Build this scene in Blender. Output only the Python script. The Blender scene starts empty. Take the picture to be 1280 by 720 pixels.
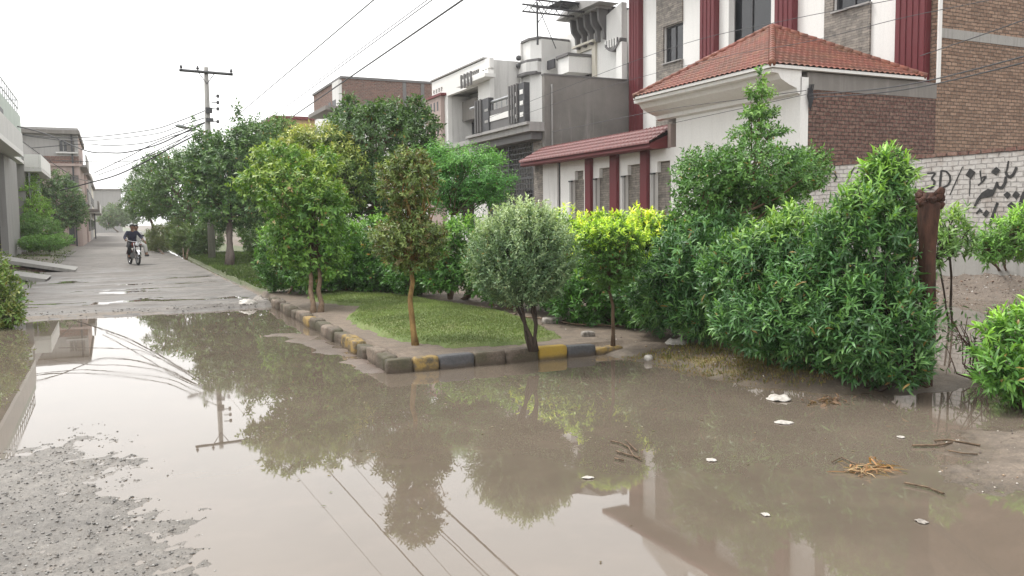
import bpy, math, random
import numpy as np
from mathutils import Vector, Matrix
random.seed(7)
RNG = np.random.default_rng(11)
C = bpy.context.scene
COL = C.collection
R = math.radians

# ------------------------------------------------------------------ camera maths (used to survey points of the place)
F = 1050.0; EYE = 1.7
yaw = math.atan(500/1050); roll = R(0.7); pitch = -math.atan(85/1050)
_fx, _fy = math.sin(yaw), math.cos(yaw)
FWD = np.array((_fx*math.cos(pitch), _fy*math.cos(pitch), math.sin(pitch)))
_rt = np.array((_fy, -_fx, 0.0)); _up = np.array((-_fx*math.sin(pitch), -_fy*math.sin(pitch), math.cos(pitch)))
RT = _rt*math.cos(roll) - _up*math.sin(roll)
UP = _up*math.cos(roll) + _rt*math.sin(roll)

def ray(px, py): return FWD + RT*((px-640)/F) + UP*((360-py)/F)
def P(px, py, axis, val):
    r = ray(px, py); o = np.array((0, 0, EYE)); t = (val-o[axis])/r[axis]
    return o + r*t
def G(px, py, z=0.0): return P(px, py, 2, z)
def W(px, py, d): return np.array((0, 0, EYE)) + ray(px, py)*d
def depth(p): return float(np.dot(np.array(p)-np.array((0, 0, EYE)), FWD))

# ------------------------------------------------------------------ numpy noise
def _hash(ix, iy, s):
    h = (ix.astype(np.int64)*374761393 + iy.astype(np.int64)*668265263 + s*974634777) & 0x7fffffff
    h = ((h ^ (h >> 13))*1274126177) & 0x7fffffff
    return ((h ^ (h >> 16)) & 0xffff)/65535.0
def vn(x, y, s=0):
    x = np.asarray(x, float); y = np.asarray(y, float)
    ix = np.floor(x); iy = np.floor(y); fx = x-ix; fy = y-iy
    fx = fx*fx*(3-2*fx); fy = fy*fy*(3-2*fy)
    a = _hash(ix, iy, s); b = _hash(ix+1, iy, s); c = _hash(ix, iy+1, s); d = _hash(ix+1, iy+1, s)
    return (a*(1-fx)+b*fx)*(1-fy) + (c*(1-fx)+d*fx)*fy
def fbm(x, y, s=0, o=4):
    v = 0; a = 0.5; f = 1.0
    for i in range(o):
        v = v + a*(vn(np.asarray(x)*f, np.asarray(y)*f, s+i*17)-0.5); a *= .5; f *= 2.03
    return v
def sstep(a, b, x):
    t = np.clip((x-a)/(b-a), 0, 1); return t*t*(3-2*t)
def sdpoly(x, y, poly):
    """signed distance, positive inside"""
    x = np.asarray(x, float); y = np.asarray(y, float)
    d = np.full(x.shape, 1e9); ins = np.zeros(x.shape, bool); n = len(poly)
    for i in range(n):
        ax, ay = poly[i]; bx, by = poly[(i+1) % n]
        ex, ey = bx-ax, by-ay; wx, wy = x-ax, y-ay
        t = np.clip((wx*ex+wy*ey)/(ex*ex+ey*ey+1e-12), 0, 1)
        d = np.minimum(d, np.hypot(wx-ex*t, wy-ey*t))
        cond = ((ay > y) != (by > y))
        with np.errstate(divide='ignore', invalid='ignore'):
            xi = ax + (y-ay)*ex/(ey if abs(ey) > 1e-9 else 1e-9)
        ins ^= cond & (x < xi)
    return np.where(ins, d, -d)

# ------------------------------------------------------------------ object helpers
ORG = {}
def tag(o, label=None, cat=None, group=None, kind=None):
    if label: o['label'] = label
    if cat: o['category'] = cat
    if group: o['group'] = group
    if kind: o['kind'] = kind
    return o
def root(name, loc, label, cat, group=None):
    o = bpy.data.objects.new(name, None); COL.objects.link(o)
    o.location = tuple(float(v) for v in loc); o.empty_display_size = .3
    ORG[o.name] = np.array([float(v) for v in loc])
    return tag(o, label, cat, group)
def mesh_np(name, V, T, mat, parent=None, org=None, col=None, smooth=False):
    """V: n x 3 (world), T: m x k equal-size faces, col: n x 3 per-vertex colour"""
    V = np.asarray(V, np.float64); T = np.asarray(T, np.int32)
    if parent is not None: o0 = ORG[parent.name]
    else: o0 = np.array(org if org is not None else (0, 0, 0), float)
    me = bpy.data.meshes.new(name)
    me.vertices.add(len(V)); me.vertices.foreach_set('co', (V-o0).astype(np.float32).ravel())
    k = T.shape[1]
    me.loops.add(T.size); me.loops.foreach_set('vertex_index', T.ravel())
    me.polygons.add(len(T)); me.polygons.foreach_set('loop_start', np.arange(0, T.size, k, dtype=np.int32))
    if smooth: me.polygons.foreach_set('use_smooth', np.ones(len(T), bool))
    if col is not None:
        ca = me.color_attributes.new('Col', 'FLOAT_COLOR', 'POINT')
        c4 = np.ones((len(V), 4), np.float32); c4[:, :3] = col
        ca.data.foreach_set('color', c4.ravel())
    me.update(calc_edges=True)
    if mat: me.materials.append(mat)
    o = bpy.data.objects.new(name, me); COL.objects.link(o)
    if parent is not None: o.parent = parent
    else: o.location = tuple(o0)
    ORG[o.name] = o0
    return o

class MB:
    def __init__(s): s.v = []; s.f = []
    def add(s, vs, fs):
        b = len(s.v); s.v += [tuple(float(c) for c in v) for v in vs]; s.f += [tuple(i+b for i in f) for f in fs]; return s
    def box(s, x0, x1, y0, y1, z0, z1):
        x0, x1 = min(x0, x1), max(x0, x1); y0, y1 = min(y0, y1), max(y0, y1); z0, z1 = min(z0, z1), max(z0, z1)
        return s.add([(x0,y0,z0),(x1,y0,z0),(x1,y1,z0),(x0,y1,z0),(x0,y0,z1),(x1,y0,z1),(x1,y1,z1),(x0,y1,z1)],
              [(0,3,2,1),(4,5,6,7),(0,1,5,4),(1,2,6,5),(2,3,7,6),(3,0,4,7)])
    def bbox(s, x0, x1, y0, y1, z0, z1, b=.01):
        """box with chamfered edges"""
        import bmesh
        bm = bmesh.new(); bmesh.ops.create_cube(bm, size=1)
        for v in bm.verts:
            v.co = ((x0+x1)/2+v.co.x*abs(x1-x0), (y0+y1)/2+v.co.y*abs(y1-y0), (z0+z1)/2+v.co.z*abs(z1-z0))
        bmesh.ops.bevel(bm, geom=bm.edges[:], offset=b, segments=2, affect='EDGES')
        bm.verts.index_update()
        s.add([v.co[:] for v in bm.verts], [[v.index for v in f.verts] for f in bm.faces]); bm.free(); return s
    def tube(s, pts, rad, n=8, cap=True):
        pts = [Vector([float(c) for c in p]) for p in pts]; m = len(pts)
        if not hasattr(rad, '__len__'): rad = [rad]*m
        vs = []; prev = None
        for i in range(m):
            t = (pts[min(i+1, m-1)]-pts[max(i-1, 0)])
            if t.length < 1e-9: t = Vector((0, 0, 1))
            t.normalize()
            if prev is None:
                a = Vector((0, 0, 1)) if abs(t.z) < .9 else Vector((1, 0, 0)); u = t.cross(a).normalized()
            else:
                u = (prev - t*prev.dot(t)); u = u.normalized() if u.length > 1e-6 else t.orthogonal().normalized()
            prev = u; w = t.cross(u)
            for k in range(n):
                a = 2*math.pi*k/n; vs.append(pts[i]+(u*math.cos(a)+w*math.sin(a))*rad[i])
        fs = [(i*n+k, i*n+(k+1) % n, (i+1)*n+(k+1) % n, (i+1)*n+k) for i in range(m-1) for k in range(n)]
        if cap: fs += [tuple(range(n))[::-1], tuple((m-1)*n+k for k in range(n))]
        return s.add(vs, fs)
    def prism(s, poly, axis, a0, a1):
        """poly in the two other axes (cyclic order), extruded along axis"""
        n = len(poly); vs = []
        for a in (a0, a1):
            for p in poly:
                vs.append((a, p[0], p[1]) if axis == 0 else (p[0], a, p[1]) if axis == 1 else (p[0], p[1], a))
        return s.add(vs, [tuple(range(n)), tuple(range(n, 2*n))[::-1]] + [(i, n+i, n+(i+1) % n, (i+1) % n) for i in range(n)])
    def build(s, name, mat, parent=None, org=None, smooth=False):
        o0 = ORG[parent.name] if parent is not None else np.array(org if org is not None else (0, 0, 0), float)
        me = bpy.data.meshes.new(name)
        me.from_pydata([tuple(np.array(v)-o0) for v in s.v], [], s.f); me.validate()
        import bmesh
        bm = bmesh.new(); bm.from_mesh(me); bmesh.ops.recalc_face_normals(bm, faces=bm.faces); bm.to_mesh(me); bm.free()
        if smooth: me.polygons.foreach_set('use_smooth', [True]*len(me.polygons))
        me.materials.append(mat)
        o = bpy.data.objects.new(name, me); COL.objects.link(o)
        if parent is not None: o.parent = parent
        else: o.location = tuple(o0)
        ORG[o.name] = o0
        return o

# ------------------------------------------------------------------ materials
class NT:
    def __init__(s, name):
        s.m = bpy.data.materials.new(name); s.m.use_nodes = True; s.t = s.m.node_tree; s.n = s.t.nodes; s.n.clear()
        s.out = s.n.new('ShaderNodeOutputMaterial')
    def node(s, typ, **k):
        nd = s.n.new(typ)
        for a, b in k.items():
            if a.startswith('i_'):
                nm = a[2:].replace('_', ' '); nd.inputs[nm].default_value = b
            else: setattr(nd, a, b)
        return nd
    def link(s, a, b): s.t.links.new(a, b)
    def math(s, op, a, b=None, c=None, clamp=False):
        n = s.n.new('ShaderNodeMath'); n.operation = op; n.use_clamp = clamp
        for i, v in enumerate((a, b, c)):
            if v is None: continue
            if isinstance(v, (int, float)): n.inputs[i].default_value = v
            else: s.link(v, n.inputs[i])
        return n.outputs[0]
    def pos(s): return s.node('ShaderNodeNewGeometry').outputs['Position']
    def scaled(s, v, sc):
        m = s.node('ShaderNodeMapping'); s.link(v, m.inputs[0]); m.inputs['Scale'].default_value = sc; return m.outputs[0]
    def noise(s, v, scale, detail=4, rough=.55, out='Fac'):
        n = s.node('ShaderNodeTexNoise'); s.link(v, n.inputs['Vector'])
        n.inputs['Scale'].default_value = scale; n.inputs['Detail'].default_value = detail; n.inputs['Roughness'].default_value = rough
        return n.outputs[out]
    def ramp(s, fac, stops):
        r = s.node('ShaderNodeValToRGB'); s.link(fac, r.inputs[0]); e = r.color_ramp.elements
        while len(e) < len(stops): e.new(.5)
        for i, (p, c) in enumerate(stops):
            e[i].position = p; e[i].color = (c, c, c, 1) if isinstance(c, (int, float)) else (*c, 1)
        return r.outputs[0]
    def mix(s, fac, a, b, typ='MIX'):
        m = s.node('ShaderNodeMix', data_type='RGBA', blend_type=typ)
        for i, v in ((0, fac), (6, a), (7, b)):
            if isinstance(v, (int, float)): m.inputs[i].default_value = v
            elif isinstance(v, tuple): m.inputs[i].default_value = (*v, 1)
            else: s.link(v, m.inputs[i])
        return m.outputs[2]
    def bsdf(s, color, rough=.8, spec=.4, bump=None, bstr=.3, bdist=.01, **k):
        b = s.node('ShaderNodeBsdfPrincipled')
        if isinstance(color, tuple): b.inputs['Base Color'].default_value = (*color, 1)
        else: s.link(color, b.inputs['Base Color'])
        if isinstance(rough, (int, float)): b.inputs['Roughness'].default_value = rough
        else: s.link(rough, b.inputs['Roughness'])
        b.inputs['Specular IOR Level'].default_value = spec
        for a, v in k.items(): b.inputs[a.replace('_', ' ')].default_value = v
        if bump is not None:
            bp = s.node('ShaderNodeBump'); bp.inputs['Strength'].default_value = bstr; bp.inputs['Distance'].default_value = bdist
            s.link(bump, bp.inputs['Height']); s.link(bp.outputs[0], b.inputs['Normal'])
        s.link(b.outputs[0], s.out.inputs[0]); return b

def plaster(name, c, stain=.35, rough=.85, streak=True, sc=1.0, dark=(.10, .09, .08)):
    """painted plaster with rain streaks and blotches"""
    t = NT(name); p = t.pos()
    n1 = t.noise(p, .7*sc, 6, .6); n2 = t.noise(t.scaled(p, (3, 3, .25)), 1.6*sc, 5, .65); n3 = t.noise(p, 18, 4)
    f = t.ramp(n1, [(.35, 0), (.75, 1)])
    g = t.ramp(n2, [(.48, 0), (.72, 1)])
    s1 = t.mix(t.math('MULTIPLY', f, stain*.6), c, tuple(x*.72 for x in c))
    if streak: s1 = t.mix(t.math('MULTIPLY', g, stain), s1, dark)
    s1 = t.mix(.18, s1, t.ramp(n3, [(.3, tuple(x*.75 for x in c)), (.7, tuple(min(1, x*1.15) for x in c))]))
    t.bsdf(s1, rough, .3, n3, .25, .01); return t.m

def brick(name, c1, c2, mortar, bw=.23, rh=.085, ms=.012, wash=None, holes=False, blot=.5):
    t = NT(name); p = t.pos()
    sp = t.node('ShaderNodeSeparateXYZ'); t.link(p, sp.inputs[0])
    u = t.math('ADD', sp.outputs[0], sp.outputs[1])
    nz = t.noise(p, 6, 3); u = t.math('ADD', u, t.math('MULTIPLY', nz, .09)); z = t.math('ADD', sp.outputs[2], t.math('ADD', t.math('MULTIPLY', t.noise(p, 2.2, 3), .07), t.math('MULTIPLY', t.noise(p, 12, 3), .035)))
    cb = t.node('ShaderNodeCombineXYZ'); t.link(u, cb.inputs[0]); t.link(z, cb.inputs[1])
    b = t.node('ShaderNodeTexBrick'); t.link(cb.outputs[0], b.inputs['Vector'])
    b.inputs['Color1'].default_value = (*c1, 1); b.inputs['Color2'].default_value = (*c2, 1); b.inputs['Mortar'].default_value = (*mortar, 1)
    b.inputs['Scale'].default_value = 1; b.inputs['Brick Width'].default_value = bw; b.inputs['Row Height'].default_value = rh
    b.inputs['Mortar Size'].default_value = ms; b.inputs['Mortar Smooth'].default_value = .3; b.inputs['Bias'].default_value = 0
    n1 = t.noise(p, .55, 6, .65); n2 = t.noise(p, 9, 4)
    c = t.mix(t.math('MULTIPLY', t.ramp(n1, [(.35, 0), (.7, 1)]), blot), b.outputs[0], t.mix(.5, b.outputs[0], tuple(.5*x for x in c1)))
    c = t.mix(t.math('MULTIPLY', t.ramp(n2, [(.42, 0), (.72, 1)]), .6), c, t.mix(.55, c, (.46, .37, .29)))
    c = t.mix(t.math('MULTIPLY', t.ramp(t.noise(p, 22, 4, .7), [(.55, 0), (.72, 1)]), .6), c, (.05, .04, .035))
    if wash:
        w = t.noise(p, 2.2, 6, .7); w2 = t.noise(t.scaled(p, (1, 1, .3)), 7, 4, .7)
        c = t.mix(t.math('MULTIPLY', t.ramp(w, [(.30, .25), (.52, 1)]), t.ramp(w2, [(.25, .45), (.5, .92)])), c, wash)
    if holes:
        v = t.node('ShaderNodeTexVoronoi', feature='F1', distance='CHEBYCHEV'); t.link(cb.outputs[0], v.inputs['Vector']); v.inputs['Scale'].default_value = 1.15
        sc = t.node('ShaderNodeSeparateColor'); t.link(v.outputs['Color'], sc.inputs[0])
        hole = t.math('MULTIPLY', t.math('LESS_THAN', v.outputs['Distance'], .055), t.math('GREATER_THAN', sc.outputs[0], .45))
        c = t.mix(hole, c, (.012, .01, .01))
    h = t.math('ADD', t.math('MULTIPLY', b.outputs['Fac'], -1.0), t.math('MULTIPLY', n2, .8))
    dk = t.ramp(b.outputs['Fac'], [(.0, 1), (.8, .35)]); c = t.mix(t.math('MULTIPLY', t.math('SUBTRACT', 1.0, dk), .5), c, (.05, .04, .035))
    t.bsdf(c, .9, .2, h, 1.0, .03); return t.m

def stone_clad(name):
    t = NT(name); p = t.pos()
    sp = t.node('ShaderNodeSeparateXYZ'); t.link(p, sp.inputs[0])
    cb = t.node('ShaderNodeCombineXYZ'); t.link(t.math('ADD', sp.outputs[0], sp.outputs[1]), cb.inputs[0]); t.link(t.math('ADD', sp.outputs[2], t.math('MULTIPLY', t.noise(p, 2.5, 3), .12)), cb.inputs[1])
    b = t.node('ShaderNodeTexBrick'); t.link(cb.outputs[0], b.inputs['Vector'])
    b.inputs['Color1'].default_value = (.30, .27, .24, 1); b.inputs['Color2'].default_value = (.13, .12, .115, 1); b.inputs['Mortar'].default_value = (.05, .045, .04, 1)
    b.inputs['Scale'].default_value = 1; b.inputs['Brick Width'].default_value = .45; b.inputs['Row Height'].default_value = .085; b.inputs['Mortar Size'].default_value = .008
    c = t.mix(.4, b.outputs[0], t.ramp(t.noise(p, 5, 5), [(.3, (.1, .09, .08)), (.7, (.42, .37, .31))]))
    t.bsdf(c, .8, .3, b.outputs['Fac'], -.8, .03); return t.m

def simple(name, c, rough=.6, var=.15, sc=4, metallic=0.0, bump=.15):
    t = NT(name); p = t.node('ShaderNodeTexCoord').outputs['Object']
    n = t.noise(p, sc, 5)
    cc = t.mix(1.0, t.ramp(n, [(.3, tuple(x*(1-var*1.5) for x in c)), (.7, tuple(min(1, x*(1+var)) for x in c))]), (1, 1, 1), 'MULTIPLY')
    t.bsdf(cc, rough, .4, t.noise(p, sc*8, 3), bump, .01, Metallic=metallic); return t.m

def leafmat(name, rough=.42, tr=.28, spec=.45):
    t = NT(name)
    a = t.node('ShaderNodeAttribute', attribute_name='Col')
    b = t.bsdf(a.outputs['Color'], rough, spec)
    tl = t.node('ShaderNodeBsdfTranslucent'); t.link(t.mix(1.0, a.outputs['Color'], (1.3, 1.35, .6), 'MULTIPLY'), tl.inputs[0])
    m = t.node('ShaderNodeMixShader'); m.inputs[0].default_value = tr
    t.link(b.outputs[0], m.inputs[1]); t.link(tl.outputs[0], m.inputs[2]); t.link(m.outputs[0], t.out.inputs[0]); return t.m

def bark(name, c, c2, sc=14):
    t = NT(name); p = t.pos(); n = t.noise(t.scaled(p, (1, 1, .25)), sc, 6, .7)
    t.bsdf(t.ramp(n, [(.3, c), (.7, c2)]), .85, .3, n, .9, .02); return t.m

M = {}
M['white'] = plaster('white_plaster', (.78, .77, .745), .09)
M['white2'] = plaster('old_white_plaster', (.66, .65, .63), .26)
M['cream'] = plaster('cream_plaster', (.66, .62, .53), .3)
M['greyplaster'] = plaster('bare_cement_plaster', (.20, .185, .17), .45, dark=(.34, .32, .30))
M['greytrim'] = plaster('grey_trim', (.16, .155, .155), .3)
M['lgrey'] = plaster('light_grey_plaster', (.36, .35, .34), .35)
M['pinkish'] = plaster('faded_pink_plaster', (.42, .33, .30), .4)
M['yellow'] = plaster('yellow_plaster', (.62, .45, .22), .3)
M['green'] = plaster('pale_green_plaster', (.52, .58, .53), .35)
M['maroon'] = plaster('maroon_paint', (.135, .022, .028), .2, rough=.55, dark=(.09, .02, .02))
M['maroonlite'] = plaster('maroon_soffit', (.15, .028, .03), .2, rough=.6, dark=(.08, .02, .02))
M['bricktall'] = brick('weathered_brick', (.36, .235, .165), (.19, .115, .08), (.12, .095, .078), .27, .105, .014, holes=True, blot=.6)
M['brickdark'] = brick('damp_dark_brick', (.20, .105, .085), (.125, .065, .055), (.05, .042, .038), .27, .105, .014, blot=.9)
M['brickred'] = brick('red_brick', (.23, .115, .09), (.13, .07, .06), (.32, .27, .24), .3, .12, .02)
M['brickwash'] = brick('whitewashed_brick', (.32, .25, .21), (.24, .19, .16), (.05, .045, .04), .27, .105, .013, wash=(.50, .48, .46), blot=.5)
M['stone'] = stone_clad('stone_cladding')
M['black'] = simple('black_iron', (.02, .02, .022), .5)
M['iron'] = simple('grey_iron', (.07, .07, .075), .5, metallic=.3)
M['steel'] = simple('galvanised_steel', (.35, .36, .37), .45, metallic=.6)
M['concrete'] = plaster('weathered_concrete', (.34, .33, .31), .45, sc=2)
M['wire'] = simple('cable_rubber', (.035, .035, .04), .6)
M['leaf'] = leafmat('leaf', .44, .2, .45)
M['leafmatte'] = leafmat('leaf_matte', .6, .25, .25)
M['bark'] = bark('brown_bark', (.06, .035, .022), (.20, .14, .09))
M['barkgold'] = bark('wet_golden_bark', (.09, .05, .02), (.34, .22, .08), 10)
M['barkdark'] = bark('dark_bark', (.022, .017, .014), (.075, .055, .042))
M['barkred'] = bark('red_brown_bark', (.018, .010, .008), (.11, .052, .036), 16)

def glassmat():
    t = NT('dark_window_glass'); t.bsdf((.012, .014, .018), .08, .6); return t.m
M['glass'] = glassmat()

# tiles
t = NT('terracotta_tile'); p = t.pos(); n = t.noise(p, 4.5, 6, .7); n2 = t.noise(p, 1.1, 4)
vv = t.node('ShaderNodeTexVoronoi'); t.link(p, vv.inputs['Vector']); vv.inputs['Scale'].default_value = 4.2
sc_ = t.node('ShaderNodeSeparateColor'); t.link(vv.outputs['Color'], sc_.inputs[0])
cc = t.mix(t.math('MULTIPLY', sc_.outputs[0], .6), t.ramp(n, [(.3, (.13, .035, .024)), (.7, (.27, .082, .052))]), (.22, .07, .045))
cc = t.mix(t.math('MULTIPLY', t.ramp(n2, [(.45, 0), (.7, 1)]), .75), cc, (.105, .06, .038))
cc = t.mix(t.math('MULTIPLY', t.ramp(t.noise(p, 2.6, 6, .7), [(.5, 0), (.7, 1)]), .55), cc, (.30, .15, .075))
t.bsdf(cc, .55, .4, n, .3, .02); M['tile'] = t.m

# ------------------------------------------------------------------ terrain
PATCH1 = [(-6, 7.2), (-2.5, 7.5), (-.84, 7.75), (-.35, 8.25), (.05, 7.9), (.3, 6.7), (.38, 5.9), (.72, 5.1), (.70, 4.3), (.62, 3.4), (.9, 2.2), (1.3, 0), (1.4, -6), (-6, -6)]
PATCH2 = [(4.15, 3.75), (4.9, 4.3), (5.5, 4.75), (6.2, 4.75), (7.2, 4.6), (8.5, 5.2), (12, 4.0), (12, 0), (5.6, 1.0), (4.9, 2.6), (4.5, 3.1)]
BANK = [(5.75, 9.4), (5.95, 8.5), (5.95, 7.3), (5.9, 6.6), (6.3, 6.1), (6.95, 5.75), (7.5, 5.75), (8.2, 6.3), (8.7, 9.4), (8.9, 30), (5.75, 30)]
def hgt(x, y):
    n1 = fbm(x*.9, y*.9, 3); n2 = fbm(x*4, y*4, 5, 3); n3 = fbm(x*14, y*14, 9, 3)
    h = -0.07 + .02*n1
    def up(h, sd, slope, top, extra=0):
        v = np.clip(sd*slope - .03, -.07, top)
        return np.where(v+extra > h, np.maximum(h, v+extra*np.clip((v+.06)/.06, 0, 1)), h)
    # gravelly road surface that pokes out in the foreground
    sd = sdpoly(x, y, PATCH1)
    h = up(h, sd + .62 + .6*n1 + .4*n2, .028, .008, .010*n2 + .030*n3*sstep(-1.0, .2, sd) + .016*fbm(x*32, y*32, 19, 2))
    sd = sdpoly(x, y, PATCH2)
    h = up(h, sd + .8*n1 + .3*n2, .07, .03, .02*n2 + .03*n3)
    # street side: land to the north of the flooded crossing
    n = 17.0 + .5*n1 + .25*n2 + .35*sstep(0, 3, x)
    sd = np.where(x < 3.1, y-n, -1)
    h = up(h, sd, .2, .03, .02*n2)
    # left verge
    sd = np.minimum(y-17.2, -1.7-x) + .5*n1
    h = up(h, sd, .15, .16, .05*n2)
    # green island
    sd = np.minimum(np.minimum(x-2.98-.012*(y-9), y-9.1), 8.6-x)
    h = np.where(sd > 0, np.maximum(h, .125+.04*n1+.02*n2), h)
    # bank under the oleanders
    sd = sdpoly(x, y, BANK) + .40 + .35*n1 + .12*n2
    h = up(h, sd, .2, .11, .03*n2 + .015*n3)
    # muddy shelf along the kerb
    sd = np.minimum(np.minimum(x-2.38+(.12*(y-9)), 3.0-x), np.minimum(y-8.75, 13.5-y)) + .5*n2 + .2*n1
    h = up(h, sd, .10, .004, .012*n2)
    # rubble mound against the boundary wall
    sd = x-15.5+.9*n1 + .3*n2
    m = np.clip(sd*.3-.04, -.07, .42)
    h = np.where(m > h, m + .06*n2*np.clip(sd, 0, 1) + .03*n3*np.clip(sd, 0, 1), h)
    # far service lane beyond the hedge, and everything behind
    sd = np.minimum(y-19.5, x-8.6)
    h = up(h, sd, .15, .05, .02*n2)
    far = sstep(60, 120, np.hypot(x, y)); h = h*(1-far) + .02*far
    return h

def axis_pts(segs):
    out = []
    for a, b, st in segs: out += list(np.arange(a, b, st))
    return np.array(out)
def geo(a, b, s0, g=1.25):
    out = []; v = a; s = s0
    while v < b: out.append(v); v += s; s *= g
    return out + [b]
xs = np.array([-x for x in geo(6, 900, .6)][::-1] + list(axis_pts([(-5.9, -1.6, .12), (-1.6, 1.5, .028), (1.5, 8.6, .055), (8.6, 18, .12)])) + geo(18, 900, .4))
ys = np.array([-x for x in geo(4, 300, .8)][::-1] + list(axis_pts([(-3.9, 2.2, .2), (2.2, 8.8, .034), (8.8, 19, .07), (19, 45, .25)])) + geo(45, 1500, .6))
XX, YY = np.meshgrid(xs, ys)
HH = hgt(XX, YY)
# keep the ground sheet clear of the separate street sheet
instreet = (XX > -2.3) & (XX < 3.0) & (YY > 17.9)
HH = np.where(instreet, np.minimum(HH, -.06), HH)
nx, ny = len(xs), len(ys)
V = np.stack([XX.ravel(), YY.ravel(), HH.ravel()], 1)
I = np.arange(nx*ny).reshape(ny, nx)
T = np.stack([I[:-1, :-1].ravel(), I[:-1, 1:].ravel(), I[1:, 1:].ravel(), I[1:, :-1].ravel()], 1)
# real ground colours by region
def gcol(x, y):
    n1 = fbm(x*1.3, y*1.3, 21)[..., None]; n2 = fbm(x*9, y*9, 31, 3)[..., None]
    mud = np.array((.16, .13, .10)); grav = np.array((.215, .20, .182)); soil = np.array((.15, .115, .085)); pale = np.array((.21, .165, .14))
    green = np.array((.075, .10, .03))
    c = np.ones(x.shape+(3,))*mud
    def mx(c, w, k): w = np.clip(w, 0, 1)[..., None]; return c*(1-w) + k*w
    c = mx(c, sstep(-.5, .1, sdpoly(x, y, PATCH1)), grav)
    c = mx(c, sstep(-.5, .1, sdpoly(x, y, PATCH2))*.8, np.array((.165, .13, .10)))
    c = mx(c, ((x < 3.05) & (x > 1.0) & (y < 14.8) & (y > 8)).astype(float), pale)
    c = mx(c, sstep(-.2, .2, sdpoly(x, y, BANK)), soil)
    c = mx(c, ((x > 2.98) & (y > 9.1) & (x < 8.6)).astype(float), soil*1.05)
    # straw and short weeds on the bank
    w = sstep(.0, .5, sdpoly(x, y, [(5.6, 8.6), (5.6, 7.0), (6.1, 6.1), (6.9, 5.9), (7.4, 7.0), (7.0, 8.6)]))*sstep(-.12, .1, fbm(x*5, y*5, 44, 3))
    c = mx(c, w*.8, np.array((.25, .20, .075)))
    c = mx(c, sstep(15.2, 15.8, x)*(y < 20), np.array((.15, .12, .095)))
    w = ((x < -1.9) & (y > 18)).astype(float)*sstep(-.15, .1, fbm(x*.7, y*.7, 50)); c = mx(c, w*.7, green)
    c = mx(c, ((x > 3.1) & (x < 8) & (y > 20)).astype(float)*.85, green)
    return np.clip(c*(1+.5*n1+.55*n2), .01, .9)
t = NT('wet_ground'); p = t.pos(); a = t.node('ShaderNodeAttribute', attribute_name='Col')
sp = t.node('ShaderNodeSeparateXYZ'); t.link(p, sp.inputs[0])
wet = t.ramp(t.math('ADD', t.math('MULTIPLY', sp.outputs[2], 12.0), t.math('MULTIPLY', t.noise(p, 3, 4), .35)), [(.08, 0), (.62, 1)])
n = t.noise(p, 60, 5, .7); n5 = t.noise(p, 11, 5, .65)
c = t.mix(1.0, a.outputs['Color'], t.ramp(n, [(.25, .55), (.75, 1.35)]), 'MULTIPLY')
c = t.mix(1.0, c, t.ramp(n5, [(.3, .75), (.7, 1.2)]), 'MULTIPLY')
c = t.mix(t.math('SUBTRACT', 1.0, wet), c, t.mix(1.0, c, (.62, .58, .54), 'MULTIPLY'))
rg = t.math('ADD', t.math('MULTIPLY', wet, .55), .2)
t.bsdf(c, rg, .5, t.math('ADD', n, t.math('MULTIPLY', n5, 1.5)), .8, .012)
M['ground'] = t.m
tag(mesh_np('ground', V, T, M['ground'], col=gcol(XX, YY).reshape(-1, 3), smooth=True), kind='structure')

# street beyond the flooded crossing: uneven, rutted, with sheets of water lying across it
def sh(x, y):
    rut = .75*fbm(x*.45+3, y*1.4, 61, 4)+.35*fbm(x*1.6, y*2.2, 66, 3)
    h = .018 + .15*rut + .022*fbm(x*6, y*6, 63, 3)*1.0
    h = h*sstep(60, 30, y) + .05*sstep(25, 45, y)
    edge = 17.15 + .5*fbm(x*.9, y*.9, 3) + .3*fbm(x*3, x*.7, 71, 3) + .35*sstep(0, 3, x)
    h = np.minimum(h, (y-edge)*.25)
    ridge = np.exp(-((y-edge-.6-.2*fbm(x*2, 0*y, 5))/.35)**2)*.05*sstep(.3, 1.6, x)
    h = h + ridge*(1+1.5*fbm(x*8, y*8, 91, 3))
    e = np.minimum(x+2.2, 3.03-x)
    return np.where(y > edge-.3, np.maximum(h, -.06), -.06) + .03*np.clip(.35-e, 0, .35)
sx = np.arange(-2.3, 3.04, .055); sy = np.array(list(np.arange(16.4, 30, .06)) + list(np.arange(30, 48, .15)) + geo(48, 420, .4, 1.1))
SX, SY = np.meshgrid(sx, sy); SX = SX + 0
wide = sstep(48, 70, SY); SXw = SX*1.0 - wide*.4*(SX < 0)
SH = sh(SX, SY)
I = np.arange(SX.size).reshape(SX.shape)
t = NT('street_surface'); p = t.pos(); sp = t.node('ShaderNodeSeparateXYZ'); t.link(p, sp.inputs[0])
n = t.noise(p, 45, 5, .7); n5 = t.noise(t.scaled(p, (.5, 1.1, 1)), 1.6, 6, .7); n6 = t.noise(p, 7, 5, .7)
c = t.ramp(n5, [(.32, (.085, .073, .062)), (.5, (.145, .13, .115)), (.7, (.215, .197, .178))])
c = t.mix(1.0, c, t.ramp(n, [(.25, .6), (.75, 1.3)]), 'MULTIPLY')
c = t.mix(1.0, c, t.ramp(n6, [(.3, .8), (.7, 1.15)]), 'MULTIPLY')
wet = t.ramp(t.math('ADD', t.math('MULTIPLY', sp.outputs[2], 14.0), t.math('MULTIPLY', n5, .5)), [(.2, 0), (.9, 1)])
c = t.mix(t.math('SUBTRACT', 1.0, wet), c, t.mix(1.0, c, (.6, .57, .54), 'MULTIPLY'))
t.bsdf(c, t.math('ADD', t.math('MULTIPLY', wet, .45), .3), .5, n, .7, .012); M['street'] = t.m
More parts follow.
